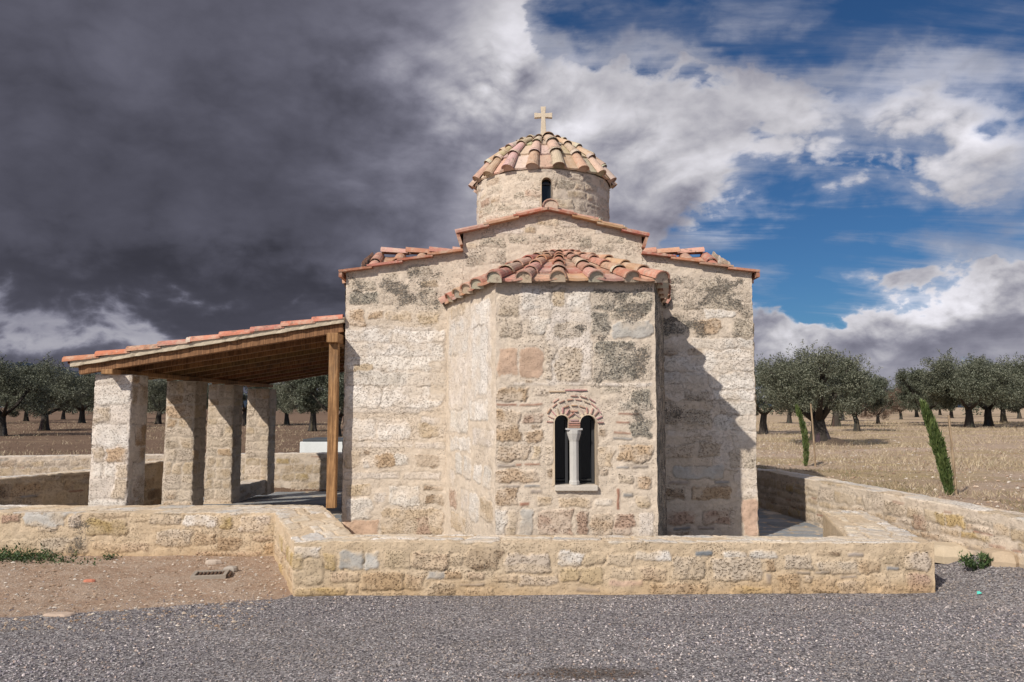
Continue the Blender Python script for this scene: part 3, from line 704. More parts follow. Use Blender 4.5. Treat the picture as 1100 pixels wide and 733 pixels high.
# ================================================================== roof tiles
CLAY = [(.42,.19,.12), (.47,.23,.15), (.50,.27,.18), (.38,.165,.105), (.52,.32,.22), (.45,.25,.18)]
OLDCLAY = [(.51,.36,.26), (.54,.41,.30), (.52,.38,.28), (.48,.31,.215), (.55,.43,.33), (.46,.285,.20)]
MORT = (.52, .42, .31)
def lerp(a, b, t): return Vector(a)*(1-t)+Vector(b)*t
def along(poly, s):
    """point at fraction s of a polyline"""
    L = [(poly[i+1]-poly[i]).length for i in range(len(poly)-1)]; t = s*sum(L)
    for i, l in enumerate(L):
        if t <= l or i == len(L)-1: return poly[i].lerp(poly[i+1], t/l)
        t -= l
def tile_roof(mb, rows, ups, rad=.075, tl=.34, pal=CLAY, R=None, endfill=True, pans=True, mortar=.3):
    """rows: polylines from top to eave; a row of round cover tiles on each and flat pans between neighbours"""
    R = R or random.Random(1); rows = [[Vector(p) for p in r] for r in rows]
    for ri, (row, up) in enumerate(zip(rows, ups)):
        up = Vector(up).normalized(); L = sum((row[i+1]-row[i]).length for i in range(len(row)-1)); n = max(1, round(L/tl))
        top_narrow = 1.0
        if ri+1 < len(rows): top_narrow = min(1., max(.5, (rows[ri+1][0]-row[0]).length/max(.01, (rows[ri+1][-1]-row[-1]).length)*.8+.35))
        for k in range(n):
            s0, s1 = k/n, (k+1)/n; a = along(row, max(0, s0-.10/n)); b = along(row, min(1, s1)); d = (b-a).normalized()
            side = d.cross(up).normalized(); u2 = side.cross(d)
            if u2.dot(up) < 0: u2 = -u2
            b = b+d*(.02 if k == n-1 else .0)+side*R.uniform(-.008, .008)
            r0 = rad*(top_narrow+(1-top_narrow)*s0)*.86; r1 = rad*(top_narrow+(1-top_narrow)*s1)*1.04; c = R.choice(pal); c = tuple(x*R.uniform(.85, 1.12) for x in c)
            vs, N = [], 9; lift0, lift1 = .012, .032+R.uniform(-.003, .006)
            for (p, r, lf) in ((a, r0, lift0), (b, r1, lift1)):
                for th in (0, .014):
                    for j in range(N):
                        t = math.pi*j/(N-1); vs.append(p+side*math.cos(t)*(r-th)+u2*(math.sin(t)*(r-th)*.86+lf-.012))
            o0, i0, o1, i1 = 0, N, 2*N, 3*N; fs = []
            for j in range(N-1):
                fs += [(o0+j, o1+j, o1+j+1, o0+j+1), (i0+j+1, i1+j+1, i1+j, i0+j), (o1+j, i1+j, i1+j+1, o1+j+1)]
            fs += [(o0, i0, i1, o1), (o0+N-1, o1+N-1, i1+N-1, i0+N-1)]
            mb.add(vs, fs, c)
            if endfill and k == n-1:
                p = b-d*.02; vs = [p+side*math.cos(math.pi*j/8)*(r1-.012)+u2*(math.sin(math.pi*j/8)*(r1-.012)*.86+lift1-.012) for j in range(9)]
                vs += [p-u2*.03+side*(r1-.012), p-u2*.03-side*(r1-.012)]
                mb.add(vs, [tuple(range(9))+(10, 9)], tuple(x*R.uniform(.8, 1.05) for x in MORT))
            elif R.random() < mortar:      # a smear of lime at a joint
                p = along(row, s1)
                vs = [p+side*math.cos(math.pi*j/8)*(r1+.006)+u2*(math.sin(math.pi*j/8)*(r1+.006)*.86+.012)+d*q for q in (-.03, .025) for j in range(9)]
                mb.add(vs, [(j, 9+j, 10+j, j+1) for j in range(8)], tuple(x*R.uniform(.9, 1.1) for x in MORT))
    if not pans: return
    for i in range(len(rows)-1):
        ra, rb, up = rows[i], rows[i+1], (Vector(ups[i])+Vector(ups[i+1])).normalized()
        L = sum((ra[j+1]-ra[j]).length for j in range(len(ra)-1)); n = max(1, round(L/tl)); off = R.uniform(-.12, .12)
        for k in range(n):
            s0, s1 = max(0, (k+off)/n-.08/n), min(1, (k+1+off)/n if k < n-1 else 1)
            a0, b0, a1, b1 = along(ra, s0), along(rb, s0), along(ra, s1), along(rb, s1); c = R.choice(pal); c = tuple(x*R.uniform(.85, 1.1) for x in c)
            vs = []
            for (p, q, h) in ((a0, b0, .0), (a1, b1, .022), (a1, b1, -.004), (a0, b0, -.012)):
                for j in range(5):
                    t = j/4; vs.append(p.lerp(q, t)+up*(h-.022*math.sin(math.pi*t)+.006))
            fs = [(j, j+1, 6+j, 5+j) for j in range(4)]+[(5+j, 6+j, 11+j, 10+j) for j in range(4)]+[(10+j, 11+j, 16+j, 15+j) for j in range(4)]
            mb.add(vs, fs, c)
def verge(mb, a, b, dY, n, R, th=.028, over=.02):
    """flat tiles bedded on the top of a sloping wall, a low end, b high end"""
    a, b = Vector(a), Vector(b); L = (b-a).length; d = (b-a)/L; up = Vector((0, -1, 0)).cross(d); up = up if up.z > 0 else -up
    for k in range(n):
        p = a+d*(L*k/n-.05 if k else -over); q = a+d*(L*(k+1)/n+.01); c = R.choice([(.36,.135,.075), (.42,.17,.10), (.33,.12,.07), (.40,.19,.12)])
        l0 = .026; vs = []
        for (pt, lf) in ((p, l0), (q, 0.)):
            for (yy, zz) in ((0, 0), (dY, 0), (dY, th), (0, th)): vs.append(pt+Vector((0, yy, 0))+up*(zz+lf))
        mb.add(vs, [(3,2,1,0), (4,5,6,7), (0,1,5,4), (1,2,6,5), (2,3,7,6), (3,0,4,7)], tuple(x*R.uniform(.85, 1.15) for x in c))

# ================================================================== the chapel
YB, YW, XL, XR = 9.8, 13.7, -2.075, 3.0
CXD, CYD, RD = .462, 11.65, .985
def chapel():
    root = empty('chapel', (CXD, CYD, .1), 'small domed stone chapel with patched cream rubble walls and clay tiled roofs', 'chapel')
    GL, GR, GP = -.62, 1.63, .45
    # ---- body: east wall with hand placed stones
    st_l = [(371,350,479,442,'w'),(371,450,440,474,'w'),(375,302,404,312,'D'),(376,314,406,327,'B'),(409,306,442,328,'D'),(447,312,468,328,'D'),(438,285.5,462,299,'D'),(412,294.5,427,303.6,'D'),(502,271,520,285,'D'),(527,268,542,283,'D'),
      (374,333,392,350,'O'),(397,334,411,342,'O'),(414,334,442,344,'o'),(448,334,472,347,'o'),(452,302,470,309,'o'),(372,354,420,367,'W'),(421,355,478,368,'W'),(372,369,478,383,'W'),(372,384,474,398,'W'),(380,392,400,400,'o'),(373,400,476,414,'W'),(372,416,408,438,'W'),(410,415,474,438,'W'),
      (462,388,479,432,'M'),(371,439,452,444,'w'),(371,451,404,470,'W'),(408,454.5,440,472,'W'),(453,448.5,474,455,'w'),(449,456,472,470,'o'),(369,475,444,481,'w'),(447,476,478,482,'w'),(371,486,386,503,'o'),(390,484,397,489,'K'),(390,494,397,503,'W'),(404,487,424,502,'O'),(424,488,438,501,'W'),(444.5,489,471,502,'K'),
      (369,508,430,514,'w'),(435,508,474,515,'w'),(371,536,400,558,'W'),(371,520,398,533,'o'),(402,529,413,538,'w'),(417,523.6,449,543,'W'),(456,522,474,527,'K'),(456,532,475,542,'K'),(370,559,405,576,'P'),(408,547,476,574,'o'),(447,556,461,574,'R'),(374,298,408,328,'X'),(405,300,445,330,'X'),(436,283,480,330,'X')]
    st_g = [(517,256,542,264.5,'D'),(548,254,569,262,'D'),(573,253,590,260,'D'),(596,250,607,258,'D'),(611,253,622,259,'D'),(622,253,635,266.5,'D'),(641,263.7,659,272,'D'),(652,255,669,261,'D'),(671,268.5,679,274,'D'),(563,244.6,576,250,'o'),
      (530,246,560,251,'w'),(577,232,600,242,'o'),(603,236,630,243,'w'),(500,262,512,267,'o'),(640,246,665,251,'w')]
    st_r = [(706,363,812,430,'w'),(765,428,814,505,'w'),(719.5,297,730,304.6,'D'),(731,298,744,310,'D'),(750,298.5,773,312,'D'),(777,304.6,791,314,'D'),(713,313,729,331,'D'),(732,311,755,333,'D'),(760,315,792,332,'D'),(792,313,806,324,'D'),(792,325,808,341.5,'D'),(788,343.5,808,362,'D'),
      (710,342.5,738,360,'B'),(743,343.5,773,359,'O'),(757,333,788,342,'W'),(710,375,727,382,'K'),(739,375,754,382,'K'),(741,364,808,374,'W'),(756,376,808,388,'W'),(710,386,808,399,'W'),(710,401,760,412,'W'),(762,401,809,418,'W'),(735,421,763,430,'D'),(767,420,811,430,'W'),
      (711,434,728,456,'D'),(736,440,765,457,'D'),(774,432,813,446,'W'),(768,447,813,462,'W'),(786,464,813,482,'W'),(784,484,812,502,'D'),(713,477,744,491,'S'),(751,474,775,490,'S'),(724,501,775,514,'G'),(712,524,735,537,'K'),(744,523,785,537,'O'),(713,548,747,562.6,'R'),(754.5,549,785,562.6,'R'),
      (790.5,505,813.5,535,'w'),(798,537,814.5,576,'P'),(713,569,720,576,'K'),(727,571,745,577,'O'),(718,517,739,520,'t'),(768,517,783,520,'t'),(723,566,742,569,'t'),(750,566,768,569,'t'),(718,463,790,469,'w'),(716,298,800,333,'X'),(786,322,810,364,'X'),(708,340,765,362,'X'),(712,430,740,455,'X')]
    O = (XL, YB, .05)
    def top(u):
        x = XL+u
        if GL <= x <= GR: z = 3.90+(GP-x if x < GP else x-GP)*-.0 ; return (3.905+.30*(x-GL)/(GP-GL) if x < GP else 3.875+.33*(GR-x)/(GR-GP))-.05
        return (3.40+.285*(x-XL)/(GL-XL) if x < GL else 3.40+.255*(XR-x)/(XR-GR))-.05
    w = Wall()
    w.plane(O, (1, 0, 0), XR-XL, 0, .0115, px_stones(st_l+st_g+st_r, O, (1, 0, 0)), 'M', 61, top=top)
    D = YW-YB
    def tops(u):
        y = YB+u; return (3.40 if (y < 10.75 or y > 12.55) else 3.68+.34*(1-abs(y-CYD)/.9))-.05
    w.plane((XR, YB, .05), (0, 1, 0), D, 0, .03, auto_stones(D, 3.9, kinds='SoWDO', seed=62), 'M', 62, top=tops)
    w.plane((XL, YW, .05), (0, -1, 0), D, 0, .03, auto_stones(D, 3.9, kinds='SoWDO', seed=63), 'M', 63, top=lambda u: tops(D-u))
    w.plane((XR, YW, .05), (-1, 0, 0), XR-XL, 0, .04, auto_stones(5, 3.9, kinds='SoWO', seed=64), 'M', 64, top=lambda u: top(XR-XL-u))
    # sides of the raised east and west arms
    for (x, s) in ((GL, -1), (GR, 1)):
        for (ya, yb) in ((YB, YB+1.5), (YW-1.5, YW)):
            w.plane((x, yb if s < 0 else ya, 3.3), (0, -1 if s < 0 else 1, 0), 1.5, .56, .03, auto_stones(1.5, .56, seed=65), 'M', 65)
    w.build('body_wall', root)
    # ---- apse
    fr = [(560,308,638,345,'w'),(588,335,636,412,'w'),(563,312,591,333,'W'),(569,342,588,360,'W'),(612,313,636,334,'W'),(593.5,312,608,329,'o'),(535,317,560,338,'S'),(535,341,560,363,'S'),(593.5,336,635,344,'w'),(597,345,627,363,'D'),(556,375,583,406,'P'),(535,374,554,404,'P'),(584,373,595,407,'S'),(598,372,624,410,'S'),(625,374,635,409,'w'),
      (637.5,311.5,660,331,'B'),(662,313,700,336,'B'),(636.5,334,655,359,'B'),(656,336,675,343,'D'),(656.5,345,700,362,'G'),(638.5,365,684,410,'B'),(686,372,700,410,'D'),(534,416.5,567,430,'O'),(574,418,588,426,'S'),(533,433.7,555,436,'T'),(558,434,583,436,'T'),
      (675,419,701,440,'B'),(662,431,678,440,'B'),(645,417,666,423,'D'),(533,441,560,473.5,'O'),(562,443,582,454,'R'),(570,456,580,460,'K'),(563,461.6,583,474.7,'O'),(533,478,566,494,'O'),(571,479,579,494,'o'),(534.5,498.8,551.6,501.6,'t'),(553,498,559,501,'T'),(562.6,497.7,580,500,'T'),
      (533,505,580,519.5,'O'),(542,521.5,558,524,'t'),(563,521.5,580,524,'t'),(534,525,556,542.4,'O'),(558,540,568,543.5,'T'),(530,547,545,577,'W'),(546.5,548,554,576,'o'),(557.5,547,572.4,578.5,'G'),(578.5,548,616,576,'R'),(621,549,632,575,'R'),(635.7,551,659,576,'O'),(660,552,680.5,576,'R'),(685,550,702,580,'w'),
      (638,537,657.5,543.5,'W'),(643,461.6,653,469,'K'),(642,480,658.6,502,'o'),(643,505,652,511,'K'),(677,453,701,469.3,'B'),(664,444,686,446,'T'),(662,453,676,455,'T'),(660,464,677,466,'T'),(659,470,678,472,'t'),(664,478,701,496.6,'O'),(662,501,675.6,503,'t'),(679,500.5,697,503,'t'),(665,509,679,520,'S'),(684,511,700,526,'O'),
      (662.8,525,666,546.8,'T'),(670,530,681,533.5,'t'),(684,533,700,545,'o'),(586,479,594,500,'S'),(588,504,596,514,'K'),(570,527,582,531,'t'),(577,535,592,543,'o'),(600,536,633,545,'o'),(638,307,704,345,'X'),(637,330,656,412,'X'),(640,362,690,414,'X'),(680,366,704,412,'X'),(676,412,704,470,'X'),(597,340,630,362,'X'),(552,411,640,414,'w'),(640,412,700,416,'w'),(564,408,572,412,'K')]
    A = (-.162, 8.0, .05); Bc = (1.454, 8.0, .05); LB = np.array((-.813, 9.8, .05)); RB = np.array((1.882, 9.8, .05)); HA = 2.93
    def dirn(a, b): d = np.array(b, float)-np.array(a, float); l = np.linalg.norm(d); return d/l, l
    wz0, wz1, wr = .931, 1.625, .075
    lights = ((.500, .072), (.764, .078))        # centre x, half width of the two lights
    def hole(u, v):
        x = u-.162; z = v+.05; r = (x > lights[0][0]) & (x < lights[1][0]) & (z > wz0) & (z < 1.50)
        for c, hw in lights:
            hw2 = hw+.012; r |= (np.abs(x-c) < hw2) & (z > wz0-.0) & (z < wz1-hw) | ((np.hypot(x-c, z-(wz1-hw)) < hw2))
        return r
    w = Wall()
    w.plane(A, (1, 0, 0), Bc[0]-A[0], HA, .0095, px_stones(fr, A, (1, 0, 0)), 'M', 71, hole=hole)
    dl, ll = dirn(LB, A); lf = [(482,330,528,445,'w'),(483,345,503,380,'W'),(483,382,500,440,'w'),(506,325,526,350,'W'),(507,352,524,425,'W'),(484,442,503,465,'W'),(505,430,524,452,'W'),(484,470,506,484,'W'),(508,462,530,478,'w'),(489,488,496,510,'W'),(498,490,506,514,'W'),(509,498,517,518,'W'),(519,500,528,524,'W'),
       (483,525,491,545,'R'),(495,525,503,548,'w'),(505,530,514,560,'W'),(516,535,530,560,'o'),(485,328,500,340,'o'),(527,330,533,370,'M'),(484,505,488,520,'w'),(484,552,500,570,'o')]
    w.plane(LB, dl, ll, HA, .0115, px_stones(lf, LB, dl), 'M', 72)
    dr, lr = dirn(Bc, RB)
    rf = [(a, b, c, e, k) for a, b, c, e, k in auto_stones(lr, 2.9, (.16, .34), (.3, .6), 'BDDS', seed=5, thin=None)]+[(0, 0, 2, 3, 'X')]
    w.plane(Bc, dr, lr, HA, .016, rf, 'D', 73)
    aw = w.build('apse_wall', root)
    # ---- twin window
    win = empty('twin_window', (0, 0, 0)); win.parent = root; win.location = -Vector(root.location)
    def pc(name, mb, m, **k): o = mb.build(name, m, None, **k); o.parent = win; return o
    sf = MB()
    for c, hw in lights:                         # plastered reveals
        zc = wz1-hw; prof = [(c-hw, wz0)]+[(c-hw*math.cos(t*math.pi/14), zc+hw*math.sin(t*math.pi/14)) for t in range(15)]+[(c+hw, wz0)]
        out = [(c-(hw+.03), wz0-.02)]+[(c-(hw+.03)*math.cos(t*math.pi/14), zc+(hw+.03)*math.sin(t*math.pi/14)) for t in range(15)]+[(c+hw+.03, wz0-.02)]
        if c < .6: prof, out = prof[:-1], out[:-1]
        else: prof, out = prof[1:], out[1:]
        n = len(prof); vs = [(x, 7.986, z) for x, z in prof]+[(x, 8.26, z) for x, z in prof]+[(x, 8.004, z) for x, z in out]
        sf.add(vs, [(i, i+1, n+i+1, n+i) for i in range(n-1)]+[(2*n+i, 2*n+i+1, i+1, i) for i in range(n-1)], (.47, .37, .265))
    pc('reveal', sf, M['stone'])
    g = MB()
    for c, hw in lights: g.box((c-hw-.03, 8.19, wz0-.02), (c+hw+.03, 8.20, wz1+.02))
    g.box((.56, 8.20, wz0-.02), (.70, 8.21, 1.5))
    pc('window_glass', g, M['glass'])
    fm = MB()
    for c, hw in lights:
        fm.box((c+hw-.032, 8.13, wz0), (c+hw-.004, 8.185, wz1-hw*.7), (.035, .035, .037)); fm.box((c-hw+.002, 8.15, wz0), (c-hw+.018, 8.185, wz1-hw*.7), (.03,.03,.03))
        fm.box((c-hw, 8.14, wz0+.03), (c+hw-.03, 8.18, wz0+.045), (.03, .03, .03)); fm.box((c-hw, 8.14, wz0-.001), (c+hw, 8.185, wz0+.012), (.03,.03,.03))
    pc('window_frame', fm, M['metal'])
    cmx = (lights[0][0]+lights[1][0])/2-.007; cm = MB(); q = []
    prof = [(.052, .931), (.052, .965), (.046, .972), (.047, 1.36), (.052, 1.375), (.072, 1.44), (.074, 1.475)]
    for r, z in prof:
        for i in range(8):
            t = math.pi/8+i*math.pi/4; q.append((cmx+r*math.cos(t)*1.05, 8.035+r*math.sin(t)*1.05, z))
    cm.add(q, [(j*8+i, j*8+(i+1) % 8, (j+1)*8+(i+1) % 8, (j+1)*8+i) for j in range(6) for i in range(8)]+[tuple(48+i for i in range(8))], (.47, .44, .40))
    cm.box((cmx-.083, 7.972, 1.474), (cmx+.083, 8.14, 1.492), (.45, .43, .41)); pc('colonnette', cm, M['plain'], bevel=.004)
    pier = MB(); pier.box((cmx-.060, 7.993, 1.491), (cmx+.060, 8.2, 1.60), (.47, .37, .265)); pc('window_pier', pier, M['stone'])
    sl = MB(); sl.box((.425, 7.955, .872), (.855, 8.22, .928), (.50, .44, .37)); pc('window_sill', sl, M['stone'], bevel=.008)
    br = MB(); R = random.Random(5)
    def brick(x, z, ang, ln, th=.014, y=7.978):
        Mx = Matrix.Translation((x, 0, z)) @ Matrix.Rotation(-ang, 4, 'Y'); c = R.choice([(.38,.22,.17), (.43,.27,.21), (.35,.20,.15), (.48,.33,.26)])
        br.box((-ln/2, y+R.uniform(0, .005), -th/2), (ln/2, 8.03, th/2), tuple(v*R.uniform(.85, 1.15) for v in c), Mx)
    for z in (1.505, 1.528, 1.551, 1.574): brick(cmx, z, 0, .118 if z < 1.56 else .08, .013)
    for c, hw, a0, a1 in ((lights[0][0], lights[0][1], 62, 178), (lights[1][0], lights[1][1], 2, 118)):   # fans of voussoirs
        for i in range(6):
            t = math.radians(a0+(a1-a0)*i/5); rr = hw+.012+.036; brick(c+rr*math.cos(t), wz1-hw+rr*math.sin(t), t, .060, .010)
    brick(cmx-.03, 1.625, math.radians(38), .08, .012); brick(cmx+.03, 1.625, math.radians(-38), .08, .012); brick(cmx, 1.665, 0, .07, .012)
    cc = (cmx, 1.50); 
    for rr, a0, a1, n in ((.235, 60, 120, 3), (.305, 26, 154, 8), (.345, 50, 130, 5)):                                             # arcs of long bricks over both
        for i in range(n):
            if R.random() < (.45 if rr > .33 else .1): continue
            t = math.radians(a0+(a1-a0)*(i+.5)/n); brick(cc[0]+rr*math.cos(t), cc[1]+.02+rr*.86*math.sin(t), t-math.pi/2, rr*math.radians(a1-a0)/n*.70, .010)
    brick(cmx-.17, 1.86, 0, .16, .012); brick(cmx+.02, 1.875, 0, .22, .010); pc('brick_arch', br, M['stone'])
    # ---- apse roof
    ez = 2.985; apx = Vector((.60, 9.8, 3.66)); R = random.Random(12); mb = MB()
    ce = [Vector((-.813-.045, 9.8, ez)), Vector((-.162-.085, 7.90, ez)), Vector((1.454+.06, 7.90, ez)), Vector((1.882+.03, 9.8, ez))]
    rows, ups = [], []
    fz = (-.82, -.62, -.42, -.21); 
    for t in (.0, .2, .4, .6, .8): rows.append(lerp(ce[0], ce[1], t)); 
    for px in (531, 562, 600, 640, 679): rows.append(Vector((at(px, 300, 7.885)[0], 7.885, ez)))
    rows.append(ce[2].copy())
    for t in (.2, .4, .6, .8, 1.): rows.append(lerp(ce[2], ce[3], t))
    n = len(rows); poly = []
    for i, e in enumerate(rows):
        tx = -.10+.20*i/(n-1)*1.0; top_ = Vector((apx.x+tx*1.9, 9.8+.02, apx.z-abs(i/(n-1)-.5)*.10))
        if i < 3 or i > n-4: top_ = Vector((apx.x+(-.42+.12*i if i < 3 else .42-.12*(n-1-i)), 9.82, 3.60-.04*(2-i if i < 3 else i-n+3)))
        midp = top_.lerp(e, .5)+Vector((0, 0, .035)); poly.append([top_, midp, e+Vector((0, 0, R.uniform(-.006, .006)))]); ups.append((0, -.2, 1))
    tile_roof(mb, poly, ups, .086, .36, CLAY, R)
    for i in range(n-1):                        # bedding under the tiles
        a0, b0, a1, b1 = poly[i][0], poly[i+1][0], poly[i][-1], poly[i+1][-1]; z = Vector((0, 0, -.02)); z2 = Vector((0, 0, -.055))
        k0 = .05; a1, b1 = a1.lerp(a0, k0), b1.lerp(b0, k0)
        mb.add([a0+z, b0+z, b1+z, a1+z, a0+z2, b0+z2, b1+z2, a1+z2], [(0,1,2,3), (7,6,5,4), (3,2,6,7)], tuple(x*.8 for x in MORT))
    mb.build('apse_roof', M['tile'], root)
    # ---- body roofs
    def strip_roof(name, a_lo, a_hi, y0, y1, rad=.085, n=None):
        """single slope running along x: rows from high end to low end"""
        mb = MB(); n = n or max(2, int((y1-y0)/.27)); rows = []
        for i in range(n+1):
            y = y0+(y1-y0)*i/n; rows.append([Vector((a_hi[0], y, a_hi[1])), Vector((a_lo[0], y, a_lo[1]))])
        tile_roof(mb, rows, [(0, 0, 1)]*(n+1), rad, .36, CLAY, R)
        mb.box((0, 0, 0), (.01, .01, .01), MORT, Matrix.Translation((a_hi[0], y0+.2, a_hi[1]-.06)))
        z = .03; mb.add([(a_lo[0], y0, a_lo[1]-z), (a_hi[0], y0, a_hi[1]-z), (a_hi[0], y1, a_hi[1]-z), (a_lo[0], y1, a_lo[1]-z)], [(0,1,2,3)], MORT)
        return mb.build(name, M['tile'], root)
    for ya, yb in ((YB+.15, 10.8), (12.5, YW-.1)):
        strip_roof('side_roof', (XL-.08, 3.27), (GL, 3.55), ya+.2, yb); strip_roof('side_roof', (XR+.08, 3.27), (GR, 3.53), ya+.2, yb)
        y2 = (YB-.02, 10.95) if ya < 11 else (12.3, YW)
        strip_roof('gable_roof', (GL-.06, 3.86), (GP, 4.195), y2[0]+.1, y2[1]); strip_roof('gable_roof', (GR+.06, 3.82), (GP, 4.195), y2[0]+.1, y2[1])
    for (xa, xb) in ((XL+.10, CXD-RD+.15), (CXD+RD-.15, XR-.12)):       # arms to left and right, ridge along x
        mb = MB(); n = int((xb-xa)/.27)
        for (ye) in (10.9, 12.4):
            rows = [[Vector((xa+(xb-xa)*i/n, CYD, 3.95)), Vector((xa+(xb-xa)*i/n, ye, 3.56))] for i in range(n+1)]
            tile_roof(mb, rows, [(0, 0, 1)]*(n+1), .085, .36, CLAY, R)
        tile_roof(mb, [[Vector((CXD-.3 if xa < 0 else CXD+.3, CYD, 3.98)), Vector((xa+.05 if xa < 0 else xb-.05, CYD, 3.98))]], [(0, 0, 1)], .10, .36, CLAY, R, pans=False)
        mb.build('arm_roof', M['tile'], root)
    mb = MB(); yv = YB-.09
    verge(mb, (XL-.05, yv, 3.355), (GL-.0, yv, 3.645), .34, 4, R); verge(mb, (XR+.05, yv, 3.355), (GR, yv, 3.61), .34, 4, R)
    verge(mb, (GL-.045, yv-.02, 3.845), (GP, yv-.02, 4.165), .36, 3, R, .03); verge(mb, (GR+.05, yv-.02, 3.805), (GP, yv-.02, 4.165), .36, 4, R, .03)
    # turned down tiles on the eaves of the raised gable
    for x, s, z in ((GL-.05, -1, 3.845), (GR+.05, 1, 3.81)):
        Mx = Matrix.Translation((x, 0, z)) @ Matrix.Rotation(s*math.radians(18), 4, 'Y')
        mb.box((-.018, yv+.0, -.13), (.018, yv+1.2, .02), (.30, .12, .075), Mx)
    for x, s, z in ((XL-.055, -1, 3.36), (XR+.055, 1, 3.36)):
        mb.box((x-.02, yv, z-.045), (x+.02, yv+1., z+.01), (.32, .13, .08))
    mb.build('verge_tiles', M['tile'], root)
    # ridge cap at the foot of the drum, seen as a bump of tile and mortar
    mb = MB(); tile_roof(mb, [[Vector((GP+.03, 10.75, 4.24)), Vector((GP+.03, YB-.02, 4.205))]], [(0, 0, 1)], .10, .4, CLAY, R, pans=False); mb.build('ridge_tiles', M['tile'], root)
    # ---- drum
    L = 2*math.pi*RD; nu, nv = 470, 76; z0, z1 = 3.85, 4.975
    uu = np.linspace(0, L, nu); vv = np.linspace(0, z1-z0, nv); u, v = np.meshgrid(uu, vv, indexing='ij'); t = u/RD-math.pi
    N = np.stack([np.sin(t), -np.cos(t), np.zeros_like(t)], -1); P = np.stack([CXD+RD*np.sin(t), CYD-RD*np.cos(t), z0+v], -1)
    dst = [(a, b, c, e, k) for a, b, c, e, k in auto_stones(L, 1.12, (.10, .16), (.14, .34), 'MwSoDOMDR', seed=81, thin='t', pthin=.06)]
    tw, hw, dz0, dz1 = (CXD+.0+math.pi*0), .068, 4.445, 4.855
    uw = math.pi*RD+.012
    uc = (u[:-1, :-1]+u[1:, 1:])/2; vc = (v[:-1, :-1]+v[1:, 1:])/2+z0
    keep = ~((np.abs(uc-uw) < hw+.008) & (vc > dz0) & (vc < dz1-hw) | (np.hypot(uc-uw, vc-(dz1-hw)) < hw+.008))
    w = Wall(); w.patch(u, v, P, N, dst, 'M', 82, keep, None, .012); w.build('drum_wall', root)
    wd = empty('drum_window', (0, 0, 0)); wd.parent = root; wd.location = -Vector(root.location)
    def pd(name, mb, m, **k): o = mb.build(name, m, None, **k); o.parent = wd; return o
    cxw = CXD+.012; yf = CYD-RD; zc = dz1-hw
    prof = [(cxw-hw, dz0)]+[(cxw-hw*math.cos(i*math.pi/12), zc+hw*math.sin(i*math.pi/12)) for i in range(13)]+[(cxw+hw, dz0)]
    out = [(cxw-hw-.03, dz0-.02)]+[(cxw-(hw+.03)*math.cos(i*math.pi/12), zc+(hw+.03)*math.sin(i*math.pi/12)) for i in range(13)]+[(cxw+hw+.03, dz0-.02)]
    n = len(prof); sf = MB(); sf.add([(x, yf-.014, z) for x, z in prof]+[(x, yf+.2, z) for x, z in prof]+[(x, yf+.008, z) for x, z in out],
           [(i, i+1, n+i+1, n+i) for i in range(n-1)]+[(2*n+i, 2*n+i+1, i+1, i) for i in range(n-1)], (.42, .33, .24)); sf.box((cxw-hw-.02, yf-.012, dz0-.03), (cxw+hw+.02, yf+.15, dz0), (.47,.37,.26)); pd('reveal', sf, M['stone'])
    g = MB(); g.box((cxw-hw, yf+.10, dz0), (cxw+hw, yf+.11, dz1)); pd('window_glass', g, M['glass'])
    f = MB(); f.box((cxw-hw, yf+.07, zc-.012), (cxw+hw, yf+.1, zc+.006), (.05,.05,.055)); f.box((cxw-hw, yf+.07, dz0), (cxw-hw+.014, yf+.1, zc), (.05,.05,.055)); f.box((cxw+hw-.014, yf+.07, dz0), (cxw+hw, yf+.1, zc), (.05,.05,.055)); pd('window_frame', f, M['metal'])
    # ---- dome
    prf = [(.10, 5.70), (.30, 5.655), (.50, 5.56), (.70, 5.41), (.87, 5.23), (.965, 5.085), (1.02, 4.995)]
    R = random.Random(33); mb = MB(); n = 18; rows, ups = [], []
    for i in range(n+1):
        a = -math.pi/2+2*math.pi*(i+.5)/n; jr = R.uniform(.985, 1.015); jz = R.uniform(-.012, .012)
        rows.append([Vector((CXD+r*(jr if r > .5 else 1)*math.cos(a), CYD+r*(jr if r > .5 else 1)*math.sin(a), z+(jz if r > .8 else 0))) for r, z in prf]); ups.append((math.cos(a)*.6, math.sin(a)*.6, 1))
    rows[-1] = rows[0]; ups[-1] = ups[0]
    tile_roof(mb, rows, ups, .088, .27, OLDCLAY, R, mortar=1.)
    vs = [(CXD+(r-.035)*math.cos(2*math.pi*i/44), CYD+(r-.035)*math.sin(2*math.pi*i/44), z-.03) for r, z in prf for i in range(44)]
    vs += [(CXD+.96*math.cos(2*math.pi*i/44), CYD+.96*math.sin(2*math.pi*i/44), 4.95) for i in range(44)]
    mb.add(vs, [(j*44+i, (j+1)*44+i, (j+1)*44+(i+1) % 44, j*44+(i+1) % 44) for j in range(len(prf)) for i in range(44)]+[tuple(range(44))], MORT)
    # lime packed over the joints near the crown
    vs = []
    for r, z in ((.0, 5.765), (.10, 5.76), (.16, 5.735), (.19, 5.66)):
        for i in range(20): vs.append((CXD+r*math.cos(2*math.pi*i/20)*R.uniform(.9, 1.1), CYD+r*math.sin(2*math.pi*i/20), z+R.uniform(-.008, .008)))
    mb.add(vs, [(j*20+i, (j+1)*20+i, (j+1)*20+(i+1) % 20, j*20+(i+1) % 20) for j in range(3) for i in range(20)], (.44, .36, .27))
    mb.build('dome_roof', M['tile'], root)
    cr = MB(); cx_ = CXD+.012; yc = CYD; c = (.56, .46, .34)
